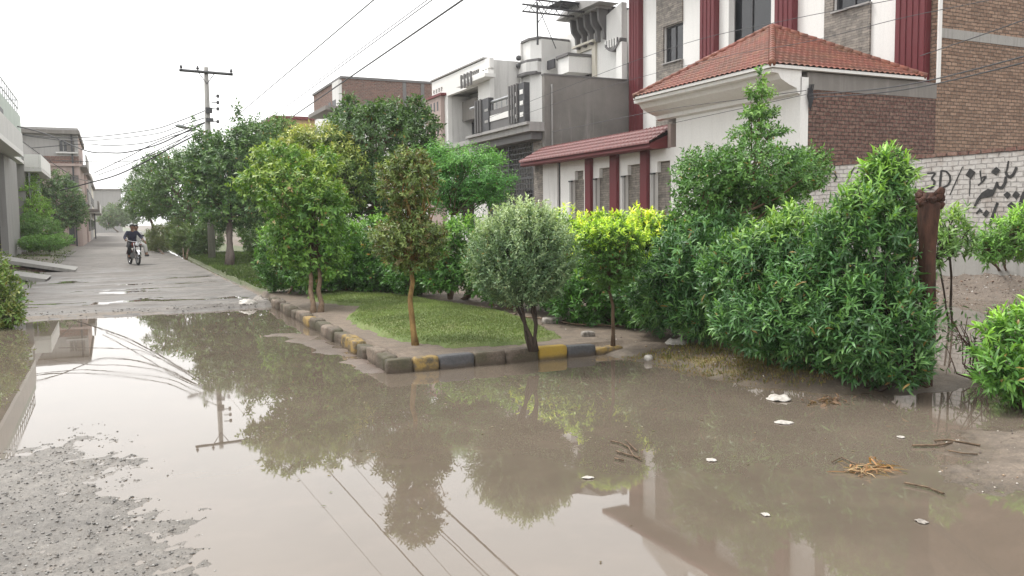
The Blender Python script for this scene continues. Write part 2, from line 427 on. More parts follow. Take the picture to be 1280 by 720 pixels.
tag(mesh_np('street', np.stack([SXw.ravel(), SY.ravel(), SH.ravel()], 1), np.stack([I[:-1, :-1].ravel(), I[:-1, 1:].ravel(), I[1:, 1:].ravel(), I[1:, :-1].ravel()], 1), M['street'], smooth=True), kind='structure')

# flood water
t = NT('muddy_flood_water'); p = t.pos()
n = t.noise(p, .35, 5, .6); n2 = t.noise(t.scaled(p, (1, 1, 1)), 2.2, 3)
c = t.ramp(n, [(.3, (.118, .095, .074)), (.7, (.158, .129, .102))])
c = t.mix(t.math('MULTIPLY', t.ramp(n2, [(.5, 0), (.8, 1)]), .35), c, (.20, .155, .122))
rr_ = t.math('MULTIPLY', t.ramp(t.noise(t.scaled(p, (.6, 1, 1)), .9, 5, .65), [(.45, 0), (.75, 1)]), .05)
b = t.bsdf(c, t.math('ADD', rr_, .006), .5, t.math('ADD', t.noise(p, 1.1, 2), t.math('MULTIPLY', t.noise(p, 7, 2), .12)), .012, .02, IOR=1.58)
M['water'] = t.m
m = MB(); m.add([(-30, -14, 0), (16.9, -14, 0), (16.9, 60, 0), (-30, 60, 0)], [(0, 1, 2, 3)])
tag(m.build('water', M['water']), kind='structure')

# ------------------------------------------------------------------ foliage tools
def unit(v): return v/np.maximum(np.linalg.norm(v, axis=-1, keepdims=True), 1e-9)
def leaf_mesh(base, dirn, length, width, nrm, col, shape='rhomb', droop=.25):
    """one folded leaf per row; returns V, T, colours"""
    N = len(base); L = np.broadcast_to(np.asarray(length, float), (N,))[:, None]; Wd = np.broadcast_to(np.asarray(width, float), (N,))[:, None]
    d = unit(dirn); s = unit(np.cross(d, nrm)); n = np.cross(s, d)
    if shape == 'rhomb':
        mid = base + d*L*.45 + n*L*.06
        Vv = np.stack([base, mid - s*Wd*.5, base + d*L - n*L*droop*.5, mid + s*Wd*.5], 1)
        tri = np.array([(0, 1, 2), (0, 2, 3)])
    else:
        a = base + d*L*.28 + n*L*.05; b = base + d*L*.68 + n*L*.02*(1-droop)
        Vv = np.stack([base, a - s*Wd*.42, a + s*Wd*.42, b - s*Wd*.40, b + s*Wd*.40, base + d*L - n*L*droop*.5], 1)
        tri = np.array([(0, 2, 1), (1, 2, 4), (1, 4, 3), (3, 4, 5)])
    k = Vv.shape[1]
    T = (tri[None] + (np.arange(N)*k)[:, None, None]).reshape(-1, 3)
    return Vv.reshape(-1, 3), T, np.repeat(col, k, 0)

def lump(dirs, s, k=3.0):
    return (np.sin(dirs[:, 0]*k*1.7+s)*np.cos(dirs[:, 1]*k*1.3+s*2.1) + np.sin(dirs[:, 2]*k*2.1+s*.7)*np.cos(dirs[:, 0]*k*2.9-s))*.5

def make_crown(name, blobs, mat, parent, L=.08, Wd=.03, pal=None, cover=2.6, per=7, shape='rhomb', spread=.9, upb=.5,
               shell=(.62, 1.05), rough=.22, tipc=None, tipz=(.5, 1.0), seed=1, slen=None, droop=.25, gap=.12, flat=0.0, maxn=90000):
    """blobs: (centre xyz, (rx, ry, rz)); foliage made of leafy shoots spread through the crown"""
    rg = np.random.default_rng(seed)
    slen = slen or L*1.3
    Cs = []; Ds = []; Hs = []
    zmin = min(c[2]-r[2] for c, r in blobs); zmax = max(c[2]+r[2] for c, r in blobs)
    for bi, (c, r) in enumerate(blobs):
        c = np.array(c, float); r = np.array(r, float)
        rm = (r[0]*r[1]*r[2])**(1/3)
        area = 4*math.pi*rm*rm
        ns = int(cover*area/(L*Wd*.55*per)); ns = min(ns, maxn//per)
        d = unit(rg.normal(size=(ns, 3)))
        lum = 1 + rough*lump(d, seed*1.3+bi*2.7) + rough*.5*lump(d, seed*2.1+bi, 8)
        rad = (rg.uniform(shell[0]**2.2, shell[1]**2.2, ns)**(1/2.2))*lum
        stray = rg.random(ns) < .05; rad = np.where(stray, rad*rg.uniform(1.02, 1.22, ns), rad)
        # gaps
        g = lump(d*1.0, seed*5.1+bi*1.9, 6.0); keep = (g > -1+gap*3) | (rg.random(ns) < .35)
        pos = c + d*r*rad[:, None]
        Cs.append(pos[keep]); Ds.append(d[keep]); Hs.append(rad[keep])
    Cc = np.concatenate(Cs); D = np.concatenate(Ds); H = np.concatenate(Hs)
    n = len(Cc)
    sd = unit(D*(1-upb) + np.array((0, 0, 1))*upb + rg.normal(size=(n, 3))*.35)
    # leaves around every shoot
    t = (np.arange(per)+.5)/per
    base = Cc[:, None, :] + sd[:, None, :]*(t[None, :, None]-.5)*slen
    a0 = rg.uniform(0, 6.28, n)[:, None] + np.arange(per)[None]*2.4
    u = unit(np.cross(sd, np.array((.31, .22, .9)))); w = np.cross(sd, u)
    side = u[:, None]*np.cos(a0)[..., None] + w[:, None]*np.sin(a0)[..., None]
    sp = spread*(1.25-.8*t)[None, :, None]
    ld = unit(sd[:, None]*1.0 + side*sp*1.6 + rg.normal(size=(n, per, 3))*.22 - np.array((0, 0, 1))*flat*0)
    if flat: ld[..., 2] *= (1-flat); ld = unit(ld)
    ld = unit(ld + np.array((0, 0, -1))*(rg.random((n, per, 1))**2)*.55)
    nr = unit(sd[:, None] - side*.5 + np.array((0, 0, .9)) + rg.normal(size=(n, per, 3))*.35)
    Ll = L*rg.uniform(.5, 1.2, (n, per)); Ww = Wd*rg.uniform(.75, 1.2, (n, per))
    pal = np.array(pal); pi = rg.random(n)
    ci = pal[np.minimum((pi*len(pal)).astype(int), len(pal)-1)]
    cc = ci[:, None]*(1+rg.normal(size=(n, per))[..., None]*.16)
    dead = rg.random((n, per)) < .012; cc = np.where(dead[..., None], np.array((.16, .10, .04)), cc)
    if tipc is not None:
        zz = (base[..., 2]-zmin)/(zmax-zmin); outer = np.clip((H-.8)/.22, 0, 1)[:, None]
        wgt = sstep(tipz[0], tipz[1], zz + rg.normal(size=zz.shape)*.08)*outer*np.clip(.4+t*.9, 0, 1)[None]
        cc = cc*(1-wgt[..., None]) + np.array(tipc)*wgt[..., None]*(1+rg.normal(size=(n, per))[..., None]*.12)
    lum_ = cc.mean(-1, keepdims=True); cc = cc*.93 + lum_*.07
    cc = np.clip(cc*np.array((1.9, 1.9, 1.30)), .006, .8)
    Vv, T, K = leaf_mesh(base.reshape(-1, 3), ld.reshape(-1, 3), Ll.ravel(), Ww.ravel(), nr.reshape(-1, 3), cc.reshape(-1, 3), shape, droop)
    return mesh_np(name, Vv, T, mat, parent, col=K), Cc, sd

def branches(mb, trunk_top, targets, r0, r1=.006, n=5, jit=.12, seed=0, via=None):
    rg = np.random.default_rng(seed)
    for tg in targets:
        a = np.array(trunk_top, float); b = np.array(tg, float); L = np.linalg.norm(b-a)
        m1 = a + (b-a)*.35 + rg.normal(size=3)*L*jit*.5 + np.array((0, 0, -.05*L)); m2 = a + (b-a)*.7 + rg.normal(size=3)*L*jit*.5
        if via is not None and b[2] > via[2]: m1 = a+(via-a)*.6; m2 = via*.75+b*.25
        mb.tube([a, m1, m2, b], [r0, r0*.6+r1*.4, r0*.3+r1*.7, r1], n, cap=False)

def blob(px, py, rx, ry, d, dk=1.0, dd=0.0):
    c = W(px, py, d+dd); s = (d+dd)/F
    return (c, (rx*s, rx*s*dk, ry*s))

GREEN = [(.035, .085, .022), (.050, .11, .028), (.030, .07, .020), (.065, .13, .035)]
MID = [(.06, .13, .03), (.08, .16, .038), (.045, .10, .026), (.10, .18, .045)]
DARK = [(.020, .052, .020), (.03, .07, .026), (.04, .09, .03)]

def plant(name, label, cat, base, z0, blobs, trunk=None, group=None, crown='crown', bk='bark', ntw=24, tw=(.02, .004), stems=1, mat='leaf', seed=1, lean=(0, 0), topf=.35, **kw):
    """base: px,py of the foot; trunk: radius"""
    b = G(base[0], base[1], z0) if len(base) == 2 else np.array(base, float)
    r = root(name, b, label, cat, group)
    ob, Cc, sd = make_crown(crown, blobs, M[mat], r, seed=seed, **kw)
    rg = np.random.default_rng(seed+100)
    zs = min(c[2]-q[2] for c, q in blobs); ctr = np.mean([c for c, q in blobs], 0)
    low = min(blobs, key=lambda q: q[0][2])
    if trunk:
        mb = MB(); wob = min(trunk*.9, .03)
        for s in range(stems):
            a = rg.uniform(0, 6.28); off = np.array((math.cos(a), math.sin(a), 0))*trunk*(1.5 if stems > 1 else 0)
            top = np.array((low[0][0], low[0][1], low[0][2]-low[1][2]*topf)) + off*(4 if stems > 2 else 1.8 if stems > 1 else 1)
            foot = b + off - np.array((0, 0, .06)); k = 6
            pts = [foot + (top-foot)*i/(k-1) + rg.normal(size=3)*np.array((1, 1, 0))*wob*(.9 if 0 < i < k-1 else 0) for i in range(k)]
            mb.tube(pts, [trunk*(1.35 if i == 0 else 1-.35*i/(k-1)) for i in range(k)], 9)
            tt = [c + (np.array(blobs[rg.integers(len(blobs))][0])-c)*0 for c in Cc[rg.integers(0, len(Cc), ntw//stems)]]
            branches(mb, top, tt, trunk*.5, tw[1], 5, seed=seed+s, via=np.array(blobs[0][0], float) if len(blobs) > 6 else None)
        mb.build('trunk', M[bk], r, smooth=True)
    return r, Cc, sd

def gl(x, y): return float(hgt(np.array([x]), np.array([y]))[0])
# ================================================================== FOLIAGE
OLE = dict(L=.115, Wd=.024, shape='hex', per=9, spread=.75, upb=.5, slen=.12, rough=.09, shell=(.55, 1.05),
           pal=[(.030, .085, .036), (.045, .115, .045), (.024, .066, .030), (.062, .142, .054), (.085, .175, .07)], droop=.35)
HG = 'oleander shrubs of the hedge'
plant('oleander_shrub', 'large oleander bush rising to a tall leafy peak directly left of the tree stump', 'shrub', (1085, 482), .05,
      [blob(1075, 330, 68, 88, 8.5), blob(1103, 262, 42, 52, 8.6), blob(1085, 405, 72, 66, 8.2), blob(1020, 390, 60, 72, 8.6), blob(1122, 452, 36, 30, 7.9), blob(1112, 215, 26, 26, 8.6)],
      trunk=.03, stems=4, ntw=40, group=HG, tipc=(.17, .30, .06), tipz=(.62, .95), seed=3, cover=3.0, bk='barkdark', **OLE)
plant('oleander_shrub', 'broad oleander bush over the straw-covered bank, left of the tall leafy peak', 'shrub', (975, 452), .08,
      [blob(975, 345, 68, 68, 9.3), blob(1000, 295, 46, 34, 9.5), blob(965, 400, 72, 42, 9.0), blob(925, 350, 48, 52, 9.6)],
      trunk=.03, stems=4, ntw=30, group=HG, tipc=(.16, .27, .05), tipz=(.68, 1.0), seed=5, cover=2.9, bk='barkdark', **OLE)
plant('oleander_shrub', 'dark oleander bush under the round-topped tree with a leafy spire', 'shrub', (868, 420), .1,
      [blob(870, 345, 60, 66, 10.6), blob(835, 365, 52, 48, 11.2), blob(888, 390, 48, 36, 10.3), blob(905, 300, 40, 40, 10.8)],
      trunk=.025, stems=4, ntw=24, group=HG, seed=8, cover=2.9, bk='barkdark', **OLE)
OL2 = dict(OLE); OL2.update(pal=[(.08, .15, .055), (.11, .20, .07), (.06, .12, .05)])
plant('oleander_shrub', 'lighter loose oleander sprays just to the right of the rough stump', 'shrub', (1188, 408), -.03,
      [blob(1185, 285, 24, 24, 9.4), blob(1198, 305, 18, 20, 9.5), blob(1176, 312, 16, 22, 9.2), blob(1205, 270, 8, 14, 9.5)],
      trunk=.015, stems=3, ntw=18, group=HG, tipc=(.22, .33, .09), tipz=(.4, 1.0), seed=9, cover=1.5, bk='barkdark', **OL2)
# tree with leafy spire
plant('spire_tree', 'small-leaved round-topped tree with a thin leafy spire in front of the tiled porch', 'tree', (925, 425), .1,
      [blob(940, 218, 82, 36, 11.2), blob(885, 228, 42, 42, 11.0), blob(1002, 210, 32, 24, 11.3), blob(872, 275, 36, 30, 10.9), blob(945, 250, 60, 30, 11.3),
       blob(950, 142, 24, 6, 11.3), blob(949, 116, 16, 7, 11.3), blob(948, 165, 34, 7, 11.3), blob(951, 95, 4, 11, 11.3), blob(950, 130, 7, 30, 11.3)],
      trunk=.055, ntw=60, L=.062, Wd=.030, per=8, spread=.8, upb=.35, slen=.12, rough=.25, cover=2.0, pal=[(.045, .11, .035), (.065, .145, .045), (.09, .18, .06), (.035, .085, .03)],
      tipc=(.15, .26, .07), tipz=(.55, .9), seed=12, gap=.2)
# far hedge parts (bright top)
HB = dict(L=.10, Wd=.034, per=8, spread=.8, upb=.6, slen=.10, rough=.12, shell=(.6, 1.03), pal=[(.040, .11, .030), (.055, .14, .036), (.030, .085, .025)], tipc=(.40, .54, .06), tipz=(.5, .72), shape='hex')
HN = 'bushes of the hedge behind the lawn'
plant('hedge_bush', 'lime-topped hedge bush seen behind and above the small lime topiary', 'hedge', (775, 405), .12,
      [blob(755, 308, 55, 42, 13.0), blob(795, 304, 45, 40, 12.8), blob(832, 306, 38, 40, 12.4), blob(740, 365, 60, 46, 12.8), blob(800, 365, 48, 46, 12.2)], trunk=.03, stems=3, ntw=18, group=HN, seed=15, cover=2.3, **HB)
plant('hedge_bush', 'lime-topped hedge bush directly behind the right side of the silvery ball shrub', 'hedge', (700, 392), .12,
      [blob(700, 315, 45, 52, 14.2), blob(672, 330, 40, 45, 14.6), blob(700, 350, 48, 40, 14.0)], trunk=.03, stems=3, ntw=14, group=HN, seed=16, cover=2.2, **HB)
HB2 = dict(HB); HB2.update(tipc=(.12, .23, .045), tipz=(.5, .9), L=.10, Wd=.038, pal=[(.050, .125, .035), (.065, .155, .042), (.038, .10, .03)])
plant('hedge_bush', 'dark hedge bush between the two-tier topiary and the silvery ball shrub', 'hedge', (578, 372), .15,
      [blob(580, 318, 42, 48, 16.2), blob(552, 325, 30, 42, 16.6), blob(610, 330, 35, 42, 15.8)], trunk=.03, stems=3, ntw=12, group=HN, seed=17, cover=2.2, **HB2)
plant('hedge_bush', 'mid green hedge bush at the back edge of the lawn, left of the two-tier topiary', 'hedge', (468, 362), .15,
      [blob(470, 318, 42, 48, 19.5), blob(435, 322, 35, 44, 20), blob(505, 322, 32, 40, 19), blob(468, 345, 55, 20, 19)], trunk=.03, stems=3, ntw=12, group=HN, seed=18, cover=2.2, **HB2)
plant('hedge_bush', 'low green bush spilling over the street kerb, left of the yellow-green tree', 'hedge', (352, 368), .1,
      [blob(350, 322, 30, 44, 19.2), blob(380, 330, 30, 36, 18.6)], trunk=.03, stems=2, ntw=10, group=HN, seed=19, cover=2.2, **HB2)
plant('hedge_bush', 'dark hedge bush between the yellow-green tree and the lawn back edge', 'hedge', (418, 366), .15,
      [blob(420, 315, 34, 46, 18.5), blob(400, 335, 30, 32, 18.2), blob(440, 340, 30, 26, 18.6)], trunk=.03, stems=3, ntw=12, group=HN, seed=118, cover=2.2, **HB2)
plant('hedge_bush', 'hedge bush seen behind the trunk of the two-tier topiary', 'hedge', (525, 366), .15,
      [blob(528, 325, 32, 40, 17.8), blob(515, 345, 34, 22, 17.6)], trunk=.03, stems=3, ntw=12, group=HN, seed=119, cover=2.2, **HB2)
plant('hedge_bush', 'shaded hedge bush behind the silvery ball shrub', 'hedge', (640, 385), .15,
      [blob(640, 325, 38, 46, 15.0), blob(625, 350, 34, 28, 14.9), blob(665, 350, 34, 30, 14.5)], trunk=.03, stems=3, ntw=12, group=HN, seed=120, cover=2.2, **HB2)
# silvery ball shrub
plant('ball_shrub', 'silvery green ball-shaped shrub on several bare dark stems, beside the lawn', 'shrub', (667, 433), .21,
      [blob(652, 320, 65, 56, 9.95), blob(652, 350, 54, 30, 9.95), blob(655, 292, 48, 36, 10.0)], trunk=.022, stems=6, ntw=90, bk='barkdark', topf=.15,
      L=.050, Wd=.018, per=12, spread=.55, upb=.62, slen=.17, rough=.15, cover=2.6, shell=(.5, 1.06), pal=[(.080, .135, .098), (.11, .17, .125), (.055, .10, .072), (.16, .22, .175)],
      tipc=(.27, .33, .28), tipz=(.55, .95), seed=21, gap=0)
# lime topiary
plant('lime_topiary', 'small topiary tree with a rounded lime-yellow top on one thin straight trunk', 'tree', (766, 429), .12,
      [blob(763, 322, 38, 38, 10.5), blob(763, 296, 42, 20, 10.5)], trunk=.026, ntw=50, topf=.6,
      L=.05, Wd=.024, per=9, spread=.8, upb=.5, slen=.08, rough=.1, cover=2.4, pal=[(.05, .12, .035), (.07, .15, .04), (.04, .095, .03)], tipc=(.36, .52, .04), tipz=(.55, .85), seed=23)
# two-tier topiary
plant('two_tier_topiary', 'two-tier bronze-leaved topiary tree with forked golden wet trunk at the lawn corner', 'tree', (520, 432), .13,
      [blob(513, 308, 44, 28, 10.95), blob(513, 294, 50, 18, 10.95), blob(513, 266, 26, 14, 10.95), blob(511, 226, 38, 34, 10.95), blob(510, 207, 26, 22, 10.95)], trunk=.042, ntw=60, bk='barkgold', topf=.9,
      L=.062, Wd=.026, per=8, spread=.9, upb=.25, slen=.09, rough=.13, cover=1.75, shell=(.62, 1.05), pal=[(.085, .125, .045), (.06, .095, .03), (.13, .17, .07), (.045, .07, .024), (.09, .075, .035)], seed=25)
# feathery tree
plant('feathery_tree', 'light green feathery-leaved tree behind the two-tier topiary', 'tree', (560, 372), .15,
      [blob(588, 200, 38, 10, 17.0), blob(556, 212, 34, 11, 17.3), blob(614, 226, 26, 10, 16.7), blob(580, 232, 40, 10, 17.2), blob(545, 192, 20, 8, 17.2), blob(606, 246, 28, 8, 17.0), blob(560, 250, 26, 8, 17.4)], trunk=.035, stems=2, ntw=50, topf=2.2,
      L=.085, Wd=.022, per=14, spread=1.3, upb=.15, slen=.42, rough=.28, cover=2.4, pal=[(.05, .15, .045), (.07, .19, .055), (.04, .12, .04)], tipc=(.12, .26, .08), tipz=(.4, .9), seed=27, flat=.3, gap=.2)
# yellow-green tree by the kerb
plant('yellow_green_tree', 'dense tree with yellow-green upper crown and dark lower leaves beside the street kerb', 'tree', (396, 392), .12,
      [blob(394, 312, 40, 42, 15.9), blob(362, 300, 26, 36, 15.9), blob(372, 240, 50, 40, 16.0), blob(402, 262, 34, 36, 15.6), blob(325, 228, 32, 18, 16.2), blob(352, 200, 34, 20, 16.2), blob(405, 200, 16, 18, 16.2)],
      trunk=.05, stems=2, ntw=40, topf=.2, L=.105, Wd=.048, per=8, spread=.95, upb=.25, slen=.16, rough=.24, cover=2.0, pal=[(.055, .13, .028), (.075, .16, .032), (.04, .10, .024), (.09, .17, .04)],
      tipc=(.155, .21, .045), tipz=(.5, .85), seed=29, gap=.18)
plant('shade_tree', 'olive tree with pale yellow tips behind the yellow-green tree, hiding the yellow house', 'tree', (440, 362), .1,
      [blob(400, 185, 40, 28, 22), blob(420, 225, 40, 40, 21.5), blob(372, 178, 24, 16, 22.5)], trunk=.09, stems=1, ntw=30, topf=.5,
      L=.12, Wd=.05, per=8, spread=.95, upb=.2, slen=.2, rough=.25, cover=2.0, pal=[(.09, .14, .04), (.12, .17, .05), (.06, .10, .03)], tipc=(.25, .26, .09), tipz=(.4, .9), seed=31, gap=.2)
plant('shade_tree', 'tall dark green tree below the brick-topped house', 'tree', (480, 358), .1,
      [blob(470, 178, 62, 42, 23), blob(520, 165, 30, 34, 23.5), blob(440, 160, 32, 24, 23.5), blob(470, 235, 60, 42, 22.5), blob(485, 140, 30, 14, 23), blob(425, 200, 30, 30, 23), blob(437, 130, 8, 13, 23), blob(520, 135, 9, 14, 23)], trunk=.11, ntw=50, topf=.5,
      L=.15, Wd=.055, per=8, spread=.95, upb=.2, slen=.22, rough=.26, cover=2.0, pal=[(.035, .075, .030), (.05, .10, .04), (.025, .058, .024), (.07, .125, .05)], seed=33, gap=.22)
# trees along the street side of the median
ST = dict(trunk=.13, ntw=34, topf=.25, L=.19, Wd=.085, per=8, spread=1.0, upb=.15, slen=.28, rough=.26, cover=1.9, gap=.22)
SG = 'trees of the median along the street'
plant('street_tree', 'dark street tree with two close trunks on the grass before the utility pole', 'tree', (293, 333), .1,
      [blob(290, 215, 52, 50, 35.5), blob(262, 190, 28, 26, 36), blob(318, 180, 30, 32, 36), blob(297, 258, 48, 28, 35), blob(312, 222, 40, 40, 35.5), blob(255, 225, 25, 34, 36), blob(296, 148, 4, 20, 36), blob(243, 162, 3, 16, 36)],
      stems=2, group=SG, bk='barkdark', pal=[(.035, .085, .028), (.05, .105, .034), (.025, .065, .022), (.075, .14, .045)], seed=35, **ST)
plant('street_tree', 'lighter green street tree between the utility pole and the yellow-green tree', 'tree', (326, 322), .1,
      [blob(335, 180, 30, 28, 42), blob(350, 165, 22, 18, 42), blob(310, 200, 26, 30, 43)],
      group=SG, bk='barkdark', pal=[(.07, .13, .035), (.09, .16, .045), (.05, .10, .03)], seed=36, **ST)
plant('street_tree', 'spreading green street tree left of the double-trunked one, leaves overhanging the road edge', 'tree', (243, 318), .08,
      [blob(222, 240, 36, 30, 47), blob(205, 212, 26, 22, 48), blob(240, 208, 26, 24, 47), blob(240, 270, 30, 22, 46), blob(190, 250, 22, 22, 49)],
      group=SG, pal=[(.055, .105, .038), (.075, .14, .048), (.04, .085, .03)], seed=37, **ST)
plant('street_tree', 'hazy round street tree farthest down the median beyond the motorcycle', 'tree', (200, 305), .08,
      [blob(180, 250, 26, 24, 68), blob(188, 222, 22, 20, 70), blob(170, 240, 15, 18, 72)],
      group=SG, pal=[(.055, .10, .045), (.075, .13, .055), (.045, .085, .035)], seed=38, **ST)
BU = dict(L=.12, Wd=.045, per=8, spread=.9, upb=.4, slen=.18, rough=.2, cover=2.0, ntw=10, trunk=.03, stems=3)
BG = 'low bushes along the median edge'
for i, (lab, bx, by, bl, pal) in enumerate([
    ('brownish straggly bush at the road edge just right of the motorcycle', 205, 318, [(202, 298, 17, 18, 50), (190, 302, 12, 12, 52)], [(.11, .13, .06), (.08, .11, .045)]),
    ('olive bush under the spreading street tree', 232, 322, [(232, 300, 18, 20, 44), (222, 292, 14, 20, 45)], [(.085, .125, .045), (.06, .10, .035)]),
    ('dark bush behind the trunks on the grass strip', 262, 320, [(262, 292, 18, 24, 43), (250, 302, 14, 16, 43)], [(.05, .10, .03), (.07, .12, .04)]),
    ('green bush right of the double-trunked street tree', 325, 322, [(322, 300, 18, 20, 38), (312, 285, 16, 18, 40)], [(.05, .11, .03), (.075, .14, .04)])]):
    plant('bush', lab, 'bush', (bx, by), .06, [blob(*b) for b in bl], group=BG, pal=pal, seed=50+i, **BU)
# left side of the street
plant('street_tree', 'bright yellow-green tree in front of the nearest white house on the left', 'tree', (38, 312), .4,
      [blob(30, 238, 17, 20, 50), blob(45, 262, 18, 16, 50), blob(35, 220, 10, 12, 51)], trunk=.09, ntw=20, L=.18, Wd=.07, per=8, upb=.25, slen=.3, rough=.25, cover=2.0,
      pal=[(.12, .23, .04), (.16, .28, .06), (.09, .17, .03)], seed=60, group='trees on the left pavement', gap=.2)
plant('street_tree', 'dark drooping tree in front of the three-storey building', 'tree', (85, 302), .3,
      [blob(80, 248, 22, 26, 60), blob(62, 232, 16, 22, 60), blob(93, 265, 15, 18, 60), blob(70, 270, 20, 16, 59)], trunk=.1, ntw=24, L=.2, Wd=.08, per=8, upb=.1, slen=.3, rough=.28, cover=1.9,
      pal=[(.05, .10, .04), (.07, .125, .05), (.035, .075, .03)], seed=61, group='trees on the left pavement', gap=.22)
plant('bush', 'feathery green bush on the left pavement behind the clipped box hedge', 'bush', (52, 305), .3, [blob(50, 287, 24, 15, 47), blob(38, 280, 14, 14, 48)], pal=[(.07, .15, .045), (.09, .18, .055)], seed=62, **BU)
bx = dict(BU); bx.update(rough=.06, shell=(.8, 1.0), L=.08)
plant('box_hedge', 'low clipped box hedge on the left pavement beside the concrete ramp', 'hedge', (60, 314), .15, [blob(45, 304, 20, 9, 44), blob(62, 304, 18, 9, 44), blob(78, 300, 14, 7, 45)], pal=[(.08, .17, .04), (.10, .21, .05)], seed=63, **bx)
plant('bush', 'leafy bush standing in the water at the left edge of the frame', 'bush', (2, 408), .0,
      [blob(2, 372, 24, 36, 14.2), blob(-18, 340, 26, 30, 14.4), blob(8, 395, 18, 14, 14.0), blob(-20, 390, 30, 24, 14.3)], trunk=.02, stems=4, ntw=20, L=.085, Wd=.034, per=7, spread=.9, upb=.4, slen=.15, rough=.2, cover=1.9,
      pal=[(.06, .12, .03), (.09, .15, .04), (.12, .14, .05), (.08, .11, .03)], seed=64)
plant('street_tree', 'blue-grey hazy tree closing the far end of the street', 'tree', (148, 290), .1, [blob(146, 268, 16, 13, 150), blob(160, 272, 14, 10, 155), blob(135, 276, 12, 8, 150)],
      trunk=.15, ntw=12, L=.4, Wd=.2, per=8, upb=.2, slen=.5, rough=.2, cover=2.0, pal=[(.07, .11, .06), (.06, .095, .05)], seed=65)
# right edge
RB = dict(L=.11, Wd=.026, per=9, shape='hex', spread=.75, upb=.5, slen=.11, rough=.2, cover=2.0, pal=[(.07, .16, .04), (.10, .21, .05), (.05, .12, .03)], tipc=(.20, .36, .06), tipz=(.35, .9))
plant('leafy_shrub', 'bright green shrub in front of the wall lettering at the right edge', 'shrub', (1262, 350), -.03, [blob(1262, 300, 34, 26, 13.5), blob(1290, 290, 30, 34, 13.6), blob(1240, 312, 20, 16, 13.4)], trunk=.02, stems=5, ntw=30, seed=70, topf=.1, **RB)
RB2 = dict(RB); RB2.update(pal=[(.04, .11, .03), (.06, .145, .035), (.085, .18, .045)])
plant('leafy_shrub', 'dense green shrub standing in the mud at the lower right edge', 'shrub', (1275, 498), .03, [blob(1272, 440, 44, 50, 7.4), blob(1300, 420, 50, 44, 7.5), blob(1250, 465, 26, 26, 7.2), blob(1280, 482, 40, 18, 7.3)], trunk=.02, stems=5, ntw=30, seed=71, **RB2)
# bare twiggy shrub
b0 = G(1228, 478, .0); r = root('twiggy_shrub', b0, 'nearly leafless twiggy shrub in the water between the stump and lower right shrub', 'shrub')
mb = MB(); rg = np.random.default_rng(5); ends = []
for i in range(15):
    tx, ty = rg.uniform(1178, 1240), rg.uniform(378, 455); d0 = depth(b0)
    e = W(tx, ty, d0+rg.uniform(-.4, .5)); m1 = b0+(e-b0)*.4+np.array((rg.uniform(-.1, .1), rg.uniform(-.1, .1), -.08)); m2 = b0+(e-b0)*.75+rg.normal(size=3)*.05
    mb.tube([b0+rg.normal(size=3)*.03*np.array((1,1,0)), m1, m2, e], [.009, .007, .005, .003], 5); ends.append(e)
    for k in range(2):
        q = m2+rg.normal(size=3)*np.array((.16, .16, .12)); mb.tube([m2, (m2+q)/2+rg.normal(size=3)*.02, q], [.004, .003, .002], 4); ends.append(q)
mb.build('stem', M['barkred'], r, smooth=True)
E_ = np.array(ends)[rg.integers(0, len(ends), 260)] + rg.normal(size=(260, 3))*.045
Vv, T, K = leaf_mesh(E_, unit(rg.normal(size=(260, 3))+np.array((0, 0, .7))), rg.uniform(.05, .085, 260), .02, unit(rg.normal(size=(260, 3))+np.array((0, 0, 1))), np.array([(.08, .15, .05)])*rg.uniform(.6, 1.5, (260, 1)), 'hex')
mesh_np('leaves', Vv, T, M['leaf'], r, col=K)

# lawn
LAWN = [(3.35, 10.6), (3.75, 9.65), (4.6, 9.45), (5.35, 9.7), (5.75, 11.2), (5.95, 13.2), (5.6, 16.4), (5.0, 18.8), (3.9, 18.8), (3.55, 16.8), (4.15, 15.2), (3.4, 13.4), (3.35, 12.2)]
def lawn_z(x, y): return .165 + .05*sstep(0, 1.2, sdpoly(x, y, LAWN)) + .02*fbm(x*1.5, y*1.5, 80)
gx, gy = np.meshgrid(np.arange(3.0, 6.3, .07), np.arange(9.2, 19.2, .07))
sd = sdpoly(gx, gy, LAWN) + .18*fbm(gx*2.2, gy*2.2, 81, 3)
zz = np.where(sd > 0, lawn_z(gx, gy), .08)
I = np.arange(gx.size).reshape(gx.shape)
T = np.stack([I[:-1, :-1].ravel(), I[:-1, 1:].ravel(), I[1:, 1:].ravel(), I[1:, :-1].ravel()], 1)
keep = (sd.ravel()[T] > -.02).any(1); T = T[keep]
t = NT('lawn_turf'); p = t.pos(); n = t.noise(p, 1.3, 5, .6); n2 = t.noise(p, 40, 4, .7)
c = t.ramp(n, [(.3, (.12, .17, .06)), (.55, (.17, .215, .078)), (.75, (.23, .24, .11))])
t.bsdf(t.mix(1.0, c, t.ramp(n2, [(.25, .6), (.75, 1.3)]), 'MULTIPLY'), .8, .2, n2, .8, .02); M['lawn'] = t.m
tag(mesh_np('lawn', np.stack([gx.ravel(), gy.ravel(), zz.ravel()], 1), T, M['lawn'], smooth=True), kind='structure')
